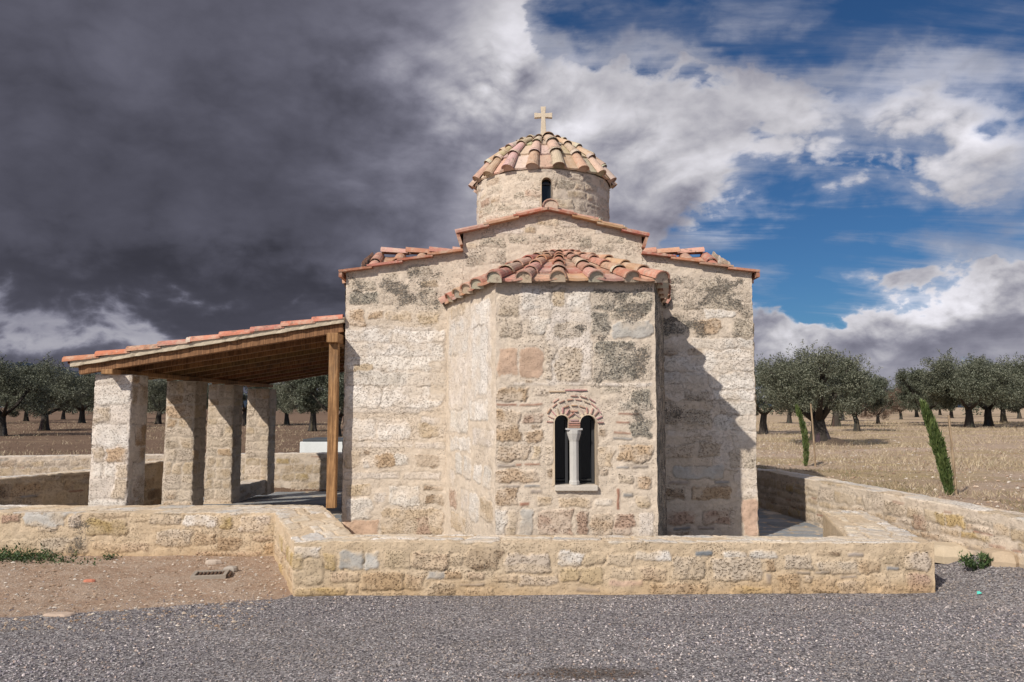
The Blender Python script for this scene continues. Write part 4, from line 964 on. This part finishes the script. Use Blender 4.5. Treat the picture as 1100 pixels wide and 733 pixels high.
    def arm(pts): 
        n = len(pts); cr.add([(cx_+x, yc-.032, z) for x, z in pts]+[(cx_+x, yc+.032, z) for x, z in pts], [tuple(range(n))[::-1], tuple(range(n, 2*n))]+[(i, (i+1) % n, n+(i+1) % n, n+i) for i in range(n)], c)
    a, fl, t0, t1, zb, zm, w_ = .030, .040, 6.235, 6.10, 5.74, 6.10, .135
    arm([(-.045, zb), (.045, zb), (a, zm-a), (w_, zm-fl), (w_, zm+fl), (a, zm+a), (fl, t0), (-fl, t0), (-a, zm+a), (-w_, zm+fl), (-w_, zm-fl), (-a, zm-a)])
    cr.build('cross', M['stone'], root, bevel=.006)
    return root
chapel()

# ================================================================== the porch
def porch():
    root = empty('porch', (-3.6, 12.8, .1), 'open timber porch with clay tiled lean-to roof on rubble stone pillars', 'porch')
    px0, wd = -5.2, .44
    for i, (y, h, ks) in enumerate(((9.88, 2.11, 'WWSSwO'), (11.95, 2.10, 'SoSOS'), (13.6, 2.09, 'SoSOS'), (15.6, 2.07, 'oSOoS'))):
        w = Wall(); wdx = .455 if i == 0 else .43; dp = .45
        st = []; R = random.Random(100+i); v = .0
        while v < h:
            hh = min(R.uniform(.17, .30) if i == 0 else R.uniform(.12, .22), h-v)
            if hh < .06: break
            for f, (u0, ln) in enumerate(((0, wdx), (wdx, dp), (wdx+dp, wdx), (2*wdx+dp, dp))):
                if R.random() < .25: cuts = [0, 1]
                elif R.random() < .75: c = R.uniform(.3, .7); cuts = [0, c, 1]
                else: cuts = [0, .33, .64, 1]
                for a, b in zip(cuts[:-1], cuts[1:]): st.append((u0+a*ln+.012, v+.01, u0+b*ln-.012, v+hh-.014, R.choice(ks)))
            v += hh
        Lp = 2*(wdx+dp); uu = np.linspace(0, Lp, int(Lp/.016)); vv = np.linspace(0, h-.0, int(h/.016)); u, v_ = np.meshgrid(uu, vv, indexing='ij')
        cum = [0, wdx, wdx+dp, 2*wdx+dp, Lp]; cor = [(px0, y), (px0+wdx, y), (px0+wdx, y+dp), (px0, y+dp), (px0, y)]; nn = [(0, -1), (1, 0), (0, 1), (-1, 0)]
        P = np.zeros(u.shape+(3,)); N = np.zeros_like(P); P[..., 2] = v_-.0
        for f in range(4):
            mk = (u >= cum[f]-1e-9) & (u <= cum[f+1]+1e-9); s = (u-cum[f])/(cum[f+1]-cum[f])
            P[..., 0] = np.where(mk, cor[f][0]*(1-s)+cor[f+1][0]*s, P[..., 0]); P[..., 1] = np.where(mk, cor[f][1]*(1-s)+cor[f+1][1]*s, P[..., 1])
            N[..., 0] = np.where(mk, nn[f][0], N[..., 0]); N[..., 1] = np.where(mk, nn[f][1], N[..., 1])
        # slight taper: wider at the foot
        tp = (1-P[..., 2]/h)*.03; P[..., 0] -= tp*.9*(px0+wdx/2-P[..., 0] > 0); P[..., 0] += tp*.0
        w.patch(u, v_, P, N, st, 'w' if i == 0 else 'M', 90+i, jit=.005)
        w.plane((px0+.005, y+.005, h-.004), (1, 0, 0), wdx-.01, dp-.01, .03, [], 'M', 95, Vd=(0, 1, 0))
        w.build('pillar', root)
    # bench wall between the last pillars
    w = Wall(); sweep(w, [(-4.80, 15.62), (-4.80, 14.02)], [(-5.15, 15.62), (-5.15, 14.02)], [.30, .32], .05, .022, auto_stones(1.6, .26, (.1, .14), (.2, .4), 'oOS', seed=7), 'M', 97, back=.22); w.build('bench_wall', root)
    W1, W2, W3 = (.23, .125, .055), (.15, .075, .032), (.31, .175, .080)
    zl = lambda x: 2.165+(x+5.0)*.163      # underside of the rafters
    y0, y1 = 9.78, 16.3
    b = MB(); b.box((-5.02, 9.66, 2.075+.035), (-4.88, 16.2, 2.168), W3); b.build('beam', M['wood'], root, bevel=.006)
    b = MB(); b.box((-2.235, 9.5, 2.485), (-2.10, 16.2, 2.60), W3); b.build('beam', M['wood'], root, bevel=.006)
    b = MB(); b.box((-2.225, 9.59, .50), (-2.115, 9.70, 2.484), W3); b.build('post', M['wood'], root, bevel=.006)
    R = random.Random(4)
    for i in range(11):
        y = y0+.05+i*.62; b = MB(); xa, xb = -5.36, -2.10; hh = .105
        c = tuple(v*R.uniform(.85, 1.15) for v in W1)
        b.beam((xa, y, zl(xa)+hh/2), (xb, y, zl(xb)+hh/2), .10 if i == 0 else .085, hh, c); b.build('rafter', M['wood'], root, bevel=.005)
    pl = MB(); n = 22                                   # boards over the rafters
    for j in range(n):
        x0, x1 = -5.40+(3.32)*j/n, -5.40+3.32*(j+1)/n-.006; z0_, z1_ = zl(x0)+.107, zl(x1)+.107; c = tuple(v*R.uniform(.8, 1.2) for v in W2)
        pl.add([(x0, y0+.01, z0_), (x1, y0+.01, z1_), (x1, y1, z1_), (x0, y1, z0_), (x0, y0+.01, z0_+.02), (x1, y0+.01, z1_+.02), (x1, y1, z1_+.02), (x0, y1, z0_+.02)],
               [(0,3,2,1), (4,5,6,7), (0,1,5,4), (1,2,6,5), (2,3,7,6), (3,0,4,7)], c)
    pl.build('roof_boards', M['wood'], root)
    mo = MB(); n = 60; rr = [R.uniform(-.006, .006) for _ in range(n+1)]
    vs = []
    for j in range(n+1):
        x = -5.44+3.36*j/n; z = zl(x)+.108; vs += [(x, y0-.05+rr[j], z+rr[j]*.8), (x, y0-.055+rr[n-j], z+.065+rr[j]*.5), (x, y1+.03, z+.065), (x, y1+.03, z+.02)]
    mo.add(vs, [(j*4+k, (j+1)*4+k, (j+1)*4+(k+1) % 4, j*4+(k+1) % 4) for j in range(n) for k in range(4)]+[(0,1,2,3), (n*4+3, n*4+2, n*4+1, n*4)], (.50, .42, .31)); mo.build('mortar_bed', M['stone'], root)
    mb = MB(); rows = []; n = 24
    for i in range(n+1):
        y = y0-.0+(y1-y0)*i/n; rows.append([Vector((-2.09, y, zl(-2.09)+.158)), Vector((-5.50, y, zl(-5.50)+.158))])
    tile_roof(mb, rows, [(0, 0, 1)]*(n+1), .080, .40, [(.50,.19,.11), (.47,.17,.095), (.52,.22,.135)], R, endfill=False, mortar=.05)
    mb.build('roof_tiles', M['tile'], root)
porch()
# ================================================================== trees
def leaf_cards(cent, n, size, rng, up=.3):
    """n narrow leaves scattered round the given clump centres (k,4: x y z r)"""
    k = rng.randint(0, len(cent), n); c = cent[k]
    d = rng.normal(0, 1, (n, 3)); d /= np.linalg.norm(d, axis=1)[:, None]; r = rng.rand(n)**.45
    p = c[:, :3]+d*(r*c[:, 3])[:, None]*np.array([1, 1, .8])
    a = rng.normal(0, 1, (n, 3)); a[:, 2] += up; a /= np.linalg.norm(a, axis=1)[:, None]
    b = np.cross(a, rng.normal(0, 1, (n, 3))); b /= np.linalg.norm(b, axis=1)[:, None]
    s = size*rng.uniform(.6, 1.35, n)[:, None]
    V = np.stack([p-a*s, p+b*s*.36, p+a*s, p-b*s*.36], 1)
    return V.reshape(-1, 3), np.arange(n*4).reshape(-1, 4)
def olive_meshes(seed, H=3.4, W=1.7, trunk=.28, nleaf=15000, lsize=.055, twist=.5, lean=0., splay=1., low=.30, leafmat='leaf', nclump=75, thin=False):
    rng = np.random.RandomState(seed); R = random.Random(seed); tr = MB(); c = (.05, .041, .033)
    hb = H*.27; pts = [Vector((0, 0, -.15)), Vector((0, 0, 0)), Vector((R.uniform(-.05, .05)*H*.3, 0, hb*.5)), Vector((lean*hb, R.uniform(-.1, .1), hb))]
    tr.tube(pts, [trunk*1.5*splay, trunk*1.2*splay, trunk*.95, trunk*.8], 12, c)
    for i in range(5):           # root flare and fluting
        a = i*1.256+R.uniform(-.3, .3); q = Vector((math.cos(a), math.sin(a), 0))
        tr.tube([q*trunk*1.6*splay+Vector((0, 0, -.12)), q*trunk*.95*splay+Vector((0, 0, .12*H*.25)), q*trunk*.45+Vector((lean*hb*.6, 0, hb*.75))], [trunk*.35, trunk*.42, trunk*.3], 7, tuple(x*R.uniform(.8, 1.3) for x in c))
    tips = []
    nb = R.randint(4, 5)
    for i in range(nb):
        a = i*2*math.pi/nb+R.uniform(-.4, .4); st = pts[-1]; out = R.uniform(.45, .8)*W; e = Vector((math.cos(a)*out+lean*hb, math.sin(a)*out, H*R.uniform(.50, .72)))
        mid = st.lerp(e, .5)+Vector((0, 0, -.06*H)); tr.tube([st-Vector((0, 0, .08)), mid, e], [trunk*.55, trunk*.33, trunk*.16], 7, c)
        for j in range(4):
            a2 = a+R.uniform(-1, 1); e2 = e+Vector((math.cos(a2)*W*R.uniform(.15, .5), math.sin(a2)*W*R.uniform(.15, .5), H*R.uniform(.02, .24)))
            tr.tube([e.lerp(mid, R.uniform(0, .5)), e2], [trunk*.17, trunk*.05], 5, c); tips.append(e2)
    cl = []
    for i in range(nclump):
        a = R.uniform(0, 6.283); el = math.asin(R.uniform(-.62, 1)); r = R.uniform(.55, 1.)**.6
        q = Vector((math.cos(a)*math.cos(el)*W*r, math.sin(a)*math.cos(el)*W*r, H*(low+.29)+math.sin(el)*H*.37*r))
        q.x *= 1+.18*math.sin(a*3+seed); q.z += H*.05*math.sin(a*2+seed*1.7)
        cl.append((q.x+lean*hb, q.y, q.z, R.uniform(.13, .27)*W))
    for t in tips: cl.append((t.x, t.y, t.z, R.uniform(.16, .28)*W))
    cl = np.array(cl)
    V, Q = leaf_cards(cl, int(nleaf*1.7), lsize*.78, rng)
    # sprigs standing out of the outline
    k = rng.randint(0, len(cl), 260); d = rng.normal(0, 1, (260, 3)); d[:, 2] = np.abs(d[:, 2])+.3; d /= np.linalg.norm(d, axis=1)[:, None]
    sp = cl[k][:, :3]+d*cl[k][:, 3:]*1.05; sc = np.concatenate([np.concatenate([sp+d*q, np.full((260, 1), .045*W)], 1) for q in (0, .05*W, .11*W)])
    V2, Q2 = leaf_cards(sc, max(400, nleaf//8), lsize*.9, rng, .9); Q = np.concatenate([Q, Q2+len(V)]); V = np.concatenate([V, V2])
    return tr, V, Q, leafmat
def make_tree(args, label, loc, rot=0., group='olive trees in the field', name='olive_tree', sc=1., cat='olive tree'):
    tr, V, Q, lm = args; root = empty(name, (0, 0, 0), label, cat, group)
    t = tr.build('trunk', M['bark'], root, smooth=True); c = mesh_np('crown', V, Q, M[lm], root, False)
    root.location = loc; root.rotation_euler.z = rot; root.scale = (sc,)*3
    return root
def copy_thing(src, loc, rot, sc, label, group=None):
    r = src.copy(); COL.objects.link(r); r.location = loc; r.rotation_euler.z = rot; r.scale = sc if hasattr(sc, '__len__') else (sc,)*3; r['label'] = label
    if group: r['group'] = group
    for ch in src.children:
        c = ch.copy(); COL.objects.link(c); c.parent = r
    return r
def gz(x, y): return float(ground_z(np.array([x]), np.array([y]))[0])
def spot(px, Y): x = at(px, 450, Y)[0]; return (x, Y, gz(x, Y)-.03)
# right of the chapel
big = make_tree(olive_meshes(1, 3.55, 1.75, .30, 30000, .048, splay=1.15, low=.30, nclump=110), 'nearest olive tree, thick dark trunk flaring into a mound of roots', spot(880, 26), 0.4, sc=.87)
m0 = bpy.data.objects
mb = MB(); x, y, z = spot(883, 26)       # the mound of old roots
rr = random.Random(3); vs = []
for r, h in ((0, .30), (.30, .27), (.62, .17), (.95, .06), (1.25, -.08)):
    for i in range(18):
        a = 2*math.pi*i/18; vs.append((x+.15+r*math.cos(a)*rr.uniform(.85, 1.15)*1.15, y+r*math.sin(a)*rr.uniform(.85, 1.1)*.7, z+h+rr.uniform(-.03, .03)))
mb.add(vs, [(j*18+i, (j+1)*18+i, (j+1)*18+(i+1) % 18, j*18+(i+1) % 18) for j in range(4) for i in range(18)], (.12, .085, .06))
o = mb.build('root_mound', M['bark'], None, smooth=True); o.parent = big; o.matrix_parent_inverse = Matrix.Translation(big.location).inverted() if True else o.matrix_parent_inverse
big_rot = big.rotation_euler.z
o.matrix_parent_inverse = (Matrix.Translation(big.location) @ Matrix.Rotation(big_rot, 4, 'Z')).inverted()
pB = make_tree(olive_meshes(2, 3.3, 1.35, .13, 20000, .05, nclump=58, low=.24), 'slim olive tree right behind the nearest one, sky showing through its top', spot(920, 40), 1.0)
pC = make_tree(olive_meshes(3, 4.3, 2.55, .22, 30000, .065, nclump=120, low=.27), 'broad olive tree with a short pale trunk behind the leaning cypress', spot(1041, 48), 2.0)
pD = make_tree(olive_meshes(4, 3.6, 1.8, .16, 20000, .055, nclump=70, low=.22), 'olive tree half hidden by the right corner of the chapel', spot(820, 36), .2)
protos = [pB, pC, pD]
T = [ # px, Y, proto, scale, label
 (1062, 52, 1, 1.15, 'olive tree with its crown merged into the right side of the broad one'), (996, 52, 0, 1.2, 'slender olive tree merged into the left side of the broad one'), (898, 50, 1, 1.0, 'olive tree filling the gap between the nearest olive and the slim one'),
 (1000, 60, 2, 1.1, 'olive tree just left of the broad one, its trunk in shade'), (1078, 62, 1, .95, 'rounded olive tree near the right edge of the photo'), (1108, 56, 2, 1.15, 'olive tree cut by the right edge of the photo'),
 (968, 80, 0, .95, 'small far olive tree left of the reddish thorn bush gap'), (1022, 90, 1, .95, 'far olive tree whose top shows over the row on the right'), (848, 60, 0, 1.15, 'far olive tree between the chapel corner and the nearest olive'),
 (905, 72, 2, 1.0, 'far olive tree behind the slim one'), (985, 100, 1, .9, 'distant dark olive tree in the gap of the right hand row'), (1060, 105, 1, 1.1, 'distant olive tree behind the rounded one at right'), (930, 108, 1, .85, 'distant olive tree under the low part of the cloud'), (950, 120, 2, 1.0, 'most distant olive in the gap beside the thorn bush'), (1010, 125, 1, .95, 'distant olive tree low on the right hand horizon'), (1095, 85, 0, 1.35, 'olive tree deep in the shade at the right edge'), (870, 95, 1, .9, 'distant olive tree seen past the big trunk')]
for i, (px, Yv, k, s, lab) in enumerate(T): copy_thing(protos[k], spot(px, Yv), i*1.3, (s*(.9+.3*((i*37) % 7)/7), s*1.05, s*(.88+.2*((i*53) % 5)/5)), lab)
# left of the chapel
lA = make_tree(olive_meshes(5, 3.5, 2.0, .20, 28000, .055, nclump=100, low=.27), 'olive tree with a dark leaning trunk left of the porch', spot(48, 42), .6, 'olive trees behind the porch')
LT = [(3, 34, 2, 1.08, 'tall olive tree cut by the left edge of the photo'), (88, 60, 1, .92, 'olive tree hidden behind the end of the porch roof'), (122, 50, 0, 1.25, 'olive tree whose tip rises over the porch eave'), (28, 70, 1, .8, 'far olive tree between the two trunks at left'), (68, 78, 2, .95, 'far olive tree under the dark hill'),
 (170, 58, 2, 1.15, 'olive tree seen between the first two pillars'), (205, 66, 1, .9, 'olive tree hidden behind the second pillar'), (262, 52, 0, 1.2, 'olive tree in the slit between the third and fourth pillar'), (308, 56, 1, .72, 'olive tree seen just right of the last pillar'), (336, 40, 2, 1.02, 'dark olive tree behind the white tank, left of the post'), (362, 33, 0, 1.12, 'olive tree with a dark trunk between post and chapel'), (-20, 60, 1, 1.0, 'olive tree beyond the left edge'), (140, 85, 1, .9, 'distant olive tree behind the first pillar')]
for i, (px, Yv, k, s, lab) in enumerate(LT): copy_thing(protos[k], spot(px, Yv), i*1.7+.5, (s*(.9+.3*((i*29) % 7)/7), s*1.05, s*(.9+.2*((i*31) % 5)/5)), lab, 'olive trees behind the porch')
bush = make_tree(olive_meshes(9, 2.7, 1.7, .12, 9000, .05, leafmat='rust', nclump=50, low=.12), 'bare reddish thorn bush among the far olives', spot(943, 58), 0, None, 'thorn_bush', 1., 'bush')
# far line of trees and hills
def far_wood():
    rng = np.random.RandomState(5); cl = []
    for x in np.arange(-260, 330, 2.6):
        y = 128+rng.uniform(-20, 35); h = 3.9+rng.uniform(-.9, 1.3)
        for q in range(4): cl.append((x+rng.uniform(-2, 2), y+rng.uniform(-2, 2), .6+h*rng.uniform(.25, .85), rng.uniform(1., 1.9)))
    V, Q = leaf_cards(np.array(cl), 130000, .24, rng)
    mesh_np('far_trees', V, Q, M['leaf'], None, False)['kind'] = 'stuff'
far_wood()
def hills():
    for pts, y in (([(-1900, 0), (-1650, 60), (-1500, 118), (-1390, 128), (-1300, 112), (-1150, 92), (-1000, 70), (-700, 30), (-300, 0)], 2300), ([(700, 0), (900, 40), (1150, 62), (1350, 50), (1700, 70), (2300, 40), (2900, 0)], 2600)):
        xs = np.linspace(pts[0][0], pts[-1][0], 90); h = np.interp(xs, [p[0] for p in pts], [p[1] for p in pts])*(1+.12*(fbm(xs*.01, xs*0, seed=3)-.5))
        f = np.linspace(-1, 1, 17); X = np.repeat(xs[:, None], 17, 1); Yy = y+400*f[None, :]+0*X; Zz = h[:, None]*(1-f[None, :]**2)+2-6*np.abs(f)[None, :]**4
        Zz = Zz+(fbm(X*.02, Yy*.02, seed=8)-.5)*12*(1-f[None, :]**2)
        mesh_np('hills', np.stack([X, Yy, Zz], -1).reshape(-1, 3), grid_faces(*X.shape), M['hill'], None, True)['kind'] = 'structure'
hills()

# ================================================================== young cypresses with their stakes
def cypress(px0, py0, px1, py1, Y, wid, label, n, seed, bend):
    rng = np.random.RandomState(seed); a = Vector(at(px0, py0, Y)); b = Vector(at(px1, py1, Y+.1)); a.z = gz(a.x, a.y)-.02
    root = empty('young_cypress', a, label, 'cypress', 'young cypresses by the garden wall')
    tr = MB(); mid = a.lerp(b, .5)+Vector((bend, 0, 0)); tr.tube([a, mid, b], [.018, .013, .004], 6, (.16, .11, .07)); tr.build('trunk', M['bark'], root)
    t = rng.rand(n)**.9; A, Mi, B = (np.array(v) for v in (a, mid, b))
    c = ((1-t)**2)[:, None]*A+(2*t*(1-t))[:, None]*(2*Mi-(A+B)/2)+(t**2)[:, None]*B
    th = rng.uniform(0, 6.283, n); w = wid*.9*np.clip(np.sin(np.pi*np.clip(t*.93+.05, 0, 1))**.55, .12, 1)*(.75+.5*vn(t*9, t*0, seed=seed)); r = w*rng.rand(n)**.5
    p = c+np.stack([np.cos(th)*r, np.sin(th)*r, rng.normal(0, .01, n)], -1)
    d = np.stack([np.cos(th)*.35, np.sin(th)*.35, np.ones(n)], -1)+rng.normal(0, .25, (n, 3)); d /= np.linalg.norm(d, axis=1)[:, None]
    q = np.cross(d, rng.normal(0, 1, (n, 3))); q /= np.linalg.norm(q, axis=1)[:, None]; s = (rng.uniform(.010, .026, n)*(1+(rng.rand(n) < .12)*1.3))[:, None]
    V = np.stack([p-d*s, p+q*s*.22, p+d*s*1.3, p-q*s*.28], 1).reshape(-1, 3)
    mesh_np('foliage', V, np.arange(n*4).reshape(-1, 4), M['cyp'], root, False)
def stake(px0, py0, px1, py1, Y, label):
    a = Vector(at(px0, py0, Y)); b = Vector(at(px1, py1, Y)); a.z = gz(a.x, a.y)-.05; m = MB(); m.tube([a, a.lerp(b, .5)+Vector((.006, 0, 0)), b], [.02, .018, .016], 8, (.33, .25, .17))
    tag(m.build('wooden_stake', M['wood']), label, 'stake', 'stakes beside the young cypresses')
cypress(1020, 529, 990, 432, 10.9, .085, 'leaning bushy young cypress by the right hand stake', 9000, 3, .05)
cypress(865, 498, 855, 436, 16.4, .075, 'thin bent young cypress in front of the thick olive trunk', 3800, 4, .09)
stake(1027, 526, 1019, 446, 10.95, 'pale wooden stake beside the bushy cypress')
stake(876, 499, 871, 434, 16.3, 'thin wooden stake beside the thin bent cypress')

# ================================================================== small things
def weed(name, loc, rad, h, n, label, seed, cat, kind=None, sz=.03):
    rng = np.random.RandomState(seed); a = rng.uniform(0, 6.283, n); r = rad*rng.rand(n)**.6; x = loc[0]+np.cos(a)*r*(1 if np.isscalar(rad) else 1); y = loc[1]+np.sin(a)*r*.45
    ns = max(6, n//14); sa = rng.uniform(0, 6.283, ns); sr = rad*rng.rand(ns)**.6; bx, by = loc[0]+np.cos(sa)*sr*.35, loc[1]+np.sin(sa)*sr*.2
    k = rng.randint(0, ns, n); t = rng.rand(n)**.7
    sx, sy = np.cos(sa)*rad*.9, np.sin(sa)*rad*.45; hh = h*rng.uniform(.5, 1.1, ns)
    p = np.stack([bx[k]+sx[k]*t, by[k]+sy[k]*t, loc[2]+hh[k]*t*(1.3-.3*t)], -1)+rng.normal(0, .012, (n, 3))
    d = rng.normal(0, 1, (n, 3)); d[:, 2] = np.abs(d[:, 2])+.4; d /= np.linalg.norm(d, axis=1)[:, None]; q = np.cross(d, rng.normal(0, 1, (n, 3))); q /= np.linalg.norm(q, axis=1)[:, None]
    s = sz*rng.uniform(.5, 1.3, n)[:, None]; V = np.stack([p-d*s*.3, p+q*s*.28, p+d*s*1.3, p-q*s*.28], 1).reshape(-1, 3)
    o = mesh_np(name, V, np.arange(n*4).reshape(-1, 4), M['weed'], None, False)
    if kind: o['kind'] = kind
    else: tag(o, label, cat)
    return o
x, y, z = on_z(1050, 612, .12); weed('weed', (x, y, gz(x, y)), .14, .15, 420, 'dark green weed growing at the kerb stones right of the wall', 1, 'weed')
rng_ = random.Random(2)
def weed_bed():
    rng = np.random.RandomState(8); n = 5200; u = rng.beta(1.2, 1.6, n)
    x = -6.9+u*2.6; y = 8.93-np.abs(rng.normal(0, .16, n))-.0; x = x+(fbm(x*4, y*4, seed=3)-.5)*.3
    z = ground_z(x, y)+np.abs(rng.normal(0, .045, n))*(1.3-np.abs(u-.3)); keep = fbm(x*3, y*5, seed=9) > .42; x, y, z = x[keep], y[keep], z[keep]; n = len(x)
    p = np.stack([x, y, z], -1); d = rng.normal(0, 1, (n, 3)); d[:, 2] = np.abs(d[:, 2]); d /= np.linalg.norm(d, axis=1)[:, None]; q = np.cross(d, rng.normal(0, 1, (n, 3))); q /= np.linalg.norm(q, axis=1)[:, None]
    s = rng.uniform(.01, .03, n)[:, None]; V = np.stack([p-d*s*.3, p+q*s*.35, p+d*s*1.2, p-q*s*.35], 1).reshape(-1, 3)
    mesh_np('weeds', V, np.arange(n*4).reshape(-1, 4), M['weed'], None, False)['kind'] = 'stuff'
weed_bed()
def rock(name, px, py, z0, size, c, label, seed, cat='stone', group=None, yaw=0.):
    rng = random.Random(seed); bm_v = []; x, y, _ = on_z(px, py, z0); sx, sy, sz = size; n = 12; rings = ((1.0, -.3), (1.05, .25), (.92, .8), (.6, 1.0))
    rad = [rng.uniform(.8, 1.1) for _ in range(n)]
    for r, h in rings:
        for i in range(n):
            a = 2*math.pi*i/n; bm_v.append((x+math.cos(yaw)*sx/2*r*rad[i]*math.cos(a)-math.sin(yaw)*sy/2*r*rad[i]*math.sin(a), y+math.sin(yaw)*sx/2*r*rad[i]*math.cos(a)+math.cos(yaw)*sy/2*r*rad[i]*math.sin(a), gz(x, y)+sz*h*rng.uniform(.93, 1.05)))
    m = MB(); m.add(bm_v, [(j*n+i, j*n+(i+1) % n, (j+1)*n+(i+1) % n, (j+1)*n+i) for j in range(3) for i in range(n)]+[tuple(3*n+i for i in range(n))], c)
    tag(m.build(name, M['stone'], bevel=.004), label, cat, group)
G = 'loose stones by the drain and the wall'
rock('flat_stone', 64, 660, .01, (.26, .12, .022), (.44, .33, .25), 'pale flat stone lying at the edge of the gravel, left', 1, group=G)
rock('loose_stone', 229, 605, .05, (.17, .08, .045), (.42, .34, .27), 'cream stone lying just above the drain grate', 2, group=G)
rock('loose_stone', 248, 612, .05, (.16, .10, .05), (.34, .29, .24), 'grey brown stone at the right end of the drain grate', 3, group=G)
rock('tile_fragment', 97, 622, .05, (.12, .06, .025), (.48, .18, .11), 'broken piece of red clay tile in the dirt', 4, 'tile')
rock('kerb_stone', 1017, 606, .06, (.50, .44, .13), (.50, .40, .28), 'pale kerb stone touching the corner of the low wall', 5, 'kerb stone', 'kerb stones at the right')
rock('kerb_stone', 1076, 604, .18, (.36, .42, .13), (.42, .32, .22), 'brown kerb stone right of the weed', 6, 'kerb stone', 'kerb stones at the right')
rock('kerb_stone', 1112, 606, .2, (.36, .44, .13), (.50, .40, .29), 'pale kerb stone at the right edge of the photo', 7, 'kerb stone', 'kerb stones at the right')
def drain():
    x, y, _ = on_z(226, 617, .05); z = gz(x, y)+.02; root = empty('drain', (x, y, z), 'small square drain with a rusty grate set in the dirt', 'drain')
    Rm = Matrix.Translation((x, y, z)) @ Matrix.Rotation(math.radians(12), 4, 'Z'); f = MB(); a, b = .165, .14
    for lo, hi in (((-a, -b, -.03), (a, -b+.035, .012)), ((-a, b-.035, -.03), (a, b, .012)), ((-a, -b+.035, -.03), (-a+.035, b-.035, .012)), ((a-.035, -b+.035, -.03), (a, b-.035, .012))): f.box(lo, hi, (.30, .25, .20), Rm)
    f.build('drain_frame', M['stone'], root, bevel=.003); g = MB()
    g.box((-a+.03, -b+.03, -.028), (a-.03, b-.03, -.022), (.02, .016, .013), Rm)
    for i in range(9): t = -a+.055+i*.036; g.box((t, -b+.035, -.012), (t+.018, b-.035, .002), (.10, .055, .035), Rm)
    g.build('grate', M['metal'], root)
drain()
def tank():
    x0 = at(322, 480, 18.9)[0]; x1 = x0+1.9; z1 = at(322, 473.5, 18.9)[2]
    root = empty('tank', ((x0+x1)/2, 19.5, .5), 'low white concrete tank with a dark lid beyond the back wall', 'tank')
    b = MB(); b.box((x0, 18.9, .3), (x1, 20.2, z1-.03), (.66, .68, .66)); b.build('tank_body', M['plain'], root, bevel=.01)
    b = MB(); b.box((x0+.06, 18.92, z1-.03), (x1+.02, 20.22, z1+.03), (.07, .075, .08)); b.build('tank_lid', M['metal'], root, bevel=.005)
tank()
x, y, _ = on_z(1052, 633, 0.06); m = MB(); m.add([(x-.03, y-.012, gz(x,y)+.01), (x+.01, y-.02, gz(x,y)+.02), (x+.035, y+.015, gz(x,y)+.012), (x-.012, y+.02, gz(x,y)+.03), (x, y, gz(x,y)+.035)], [(0,1,4), (1,2,4), (2,3,4), (3,0,4), (3,2,1,0)], (.10, .52, .42))
tag(m.build('litter_scrap', M['plain']), 'tiny turquoise scrap of litter on the gravel', 'litter')
m = MB(); p = [Vector((-70, 62, 7.2)), Vector((-45, 62, 5.2)), Vector((-36, 62, 4.85)), Vector((-28, 62, 4.75)), Vector((-14, 62, 5.4))]; m.tube(p, .028, 5, (.02, .02, .02))
cb = m.build('power_line', M['metal']); tag(cb, 'thin dark power line sagging behind the olives at left', 'cable')
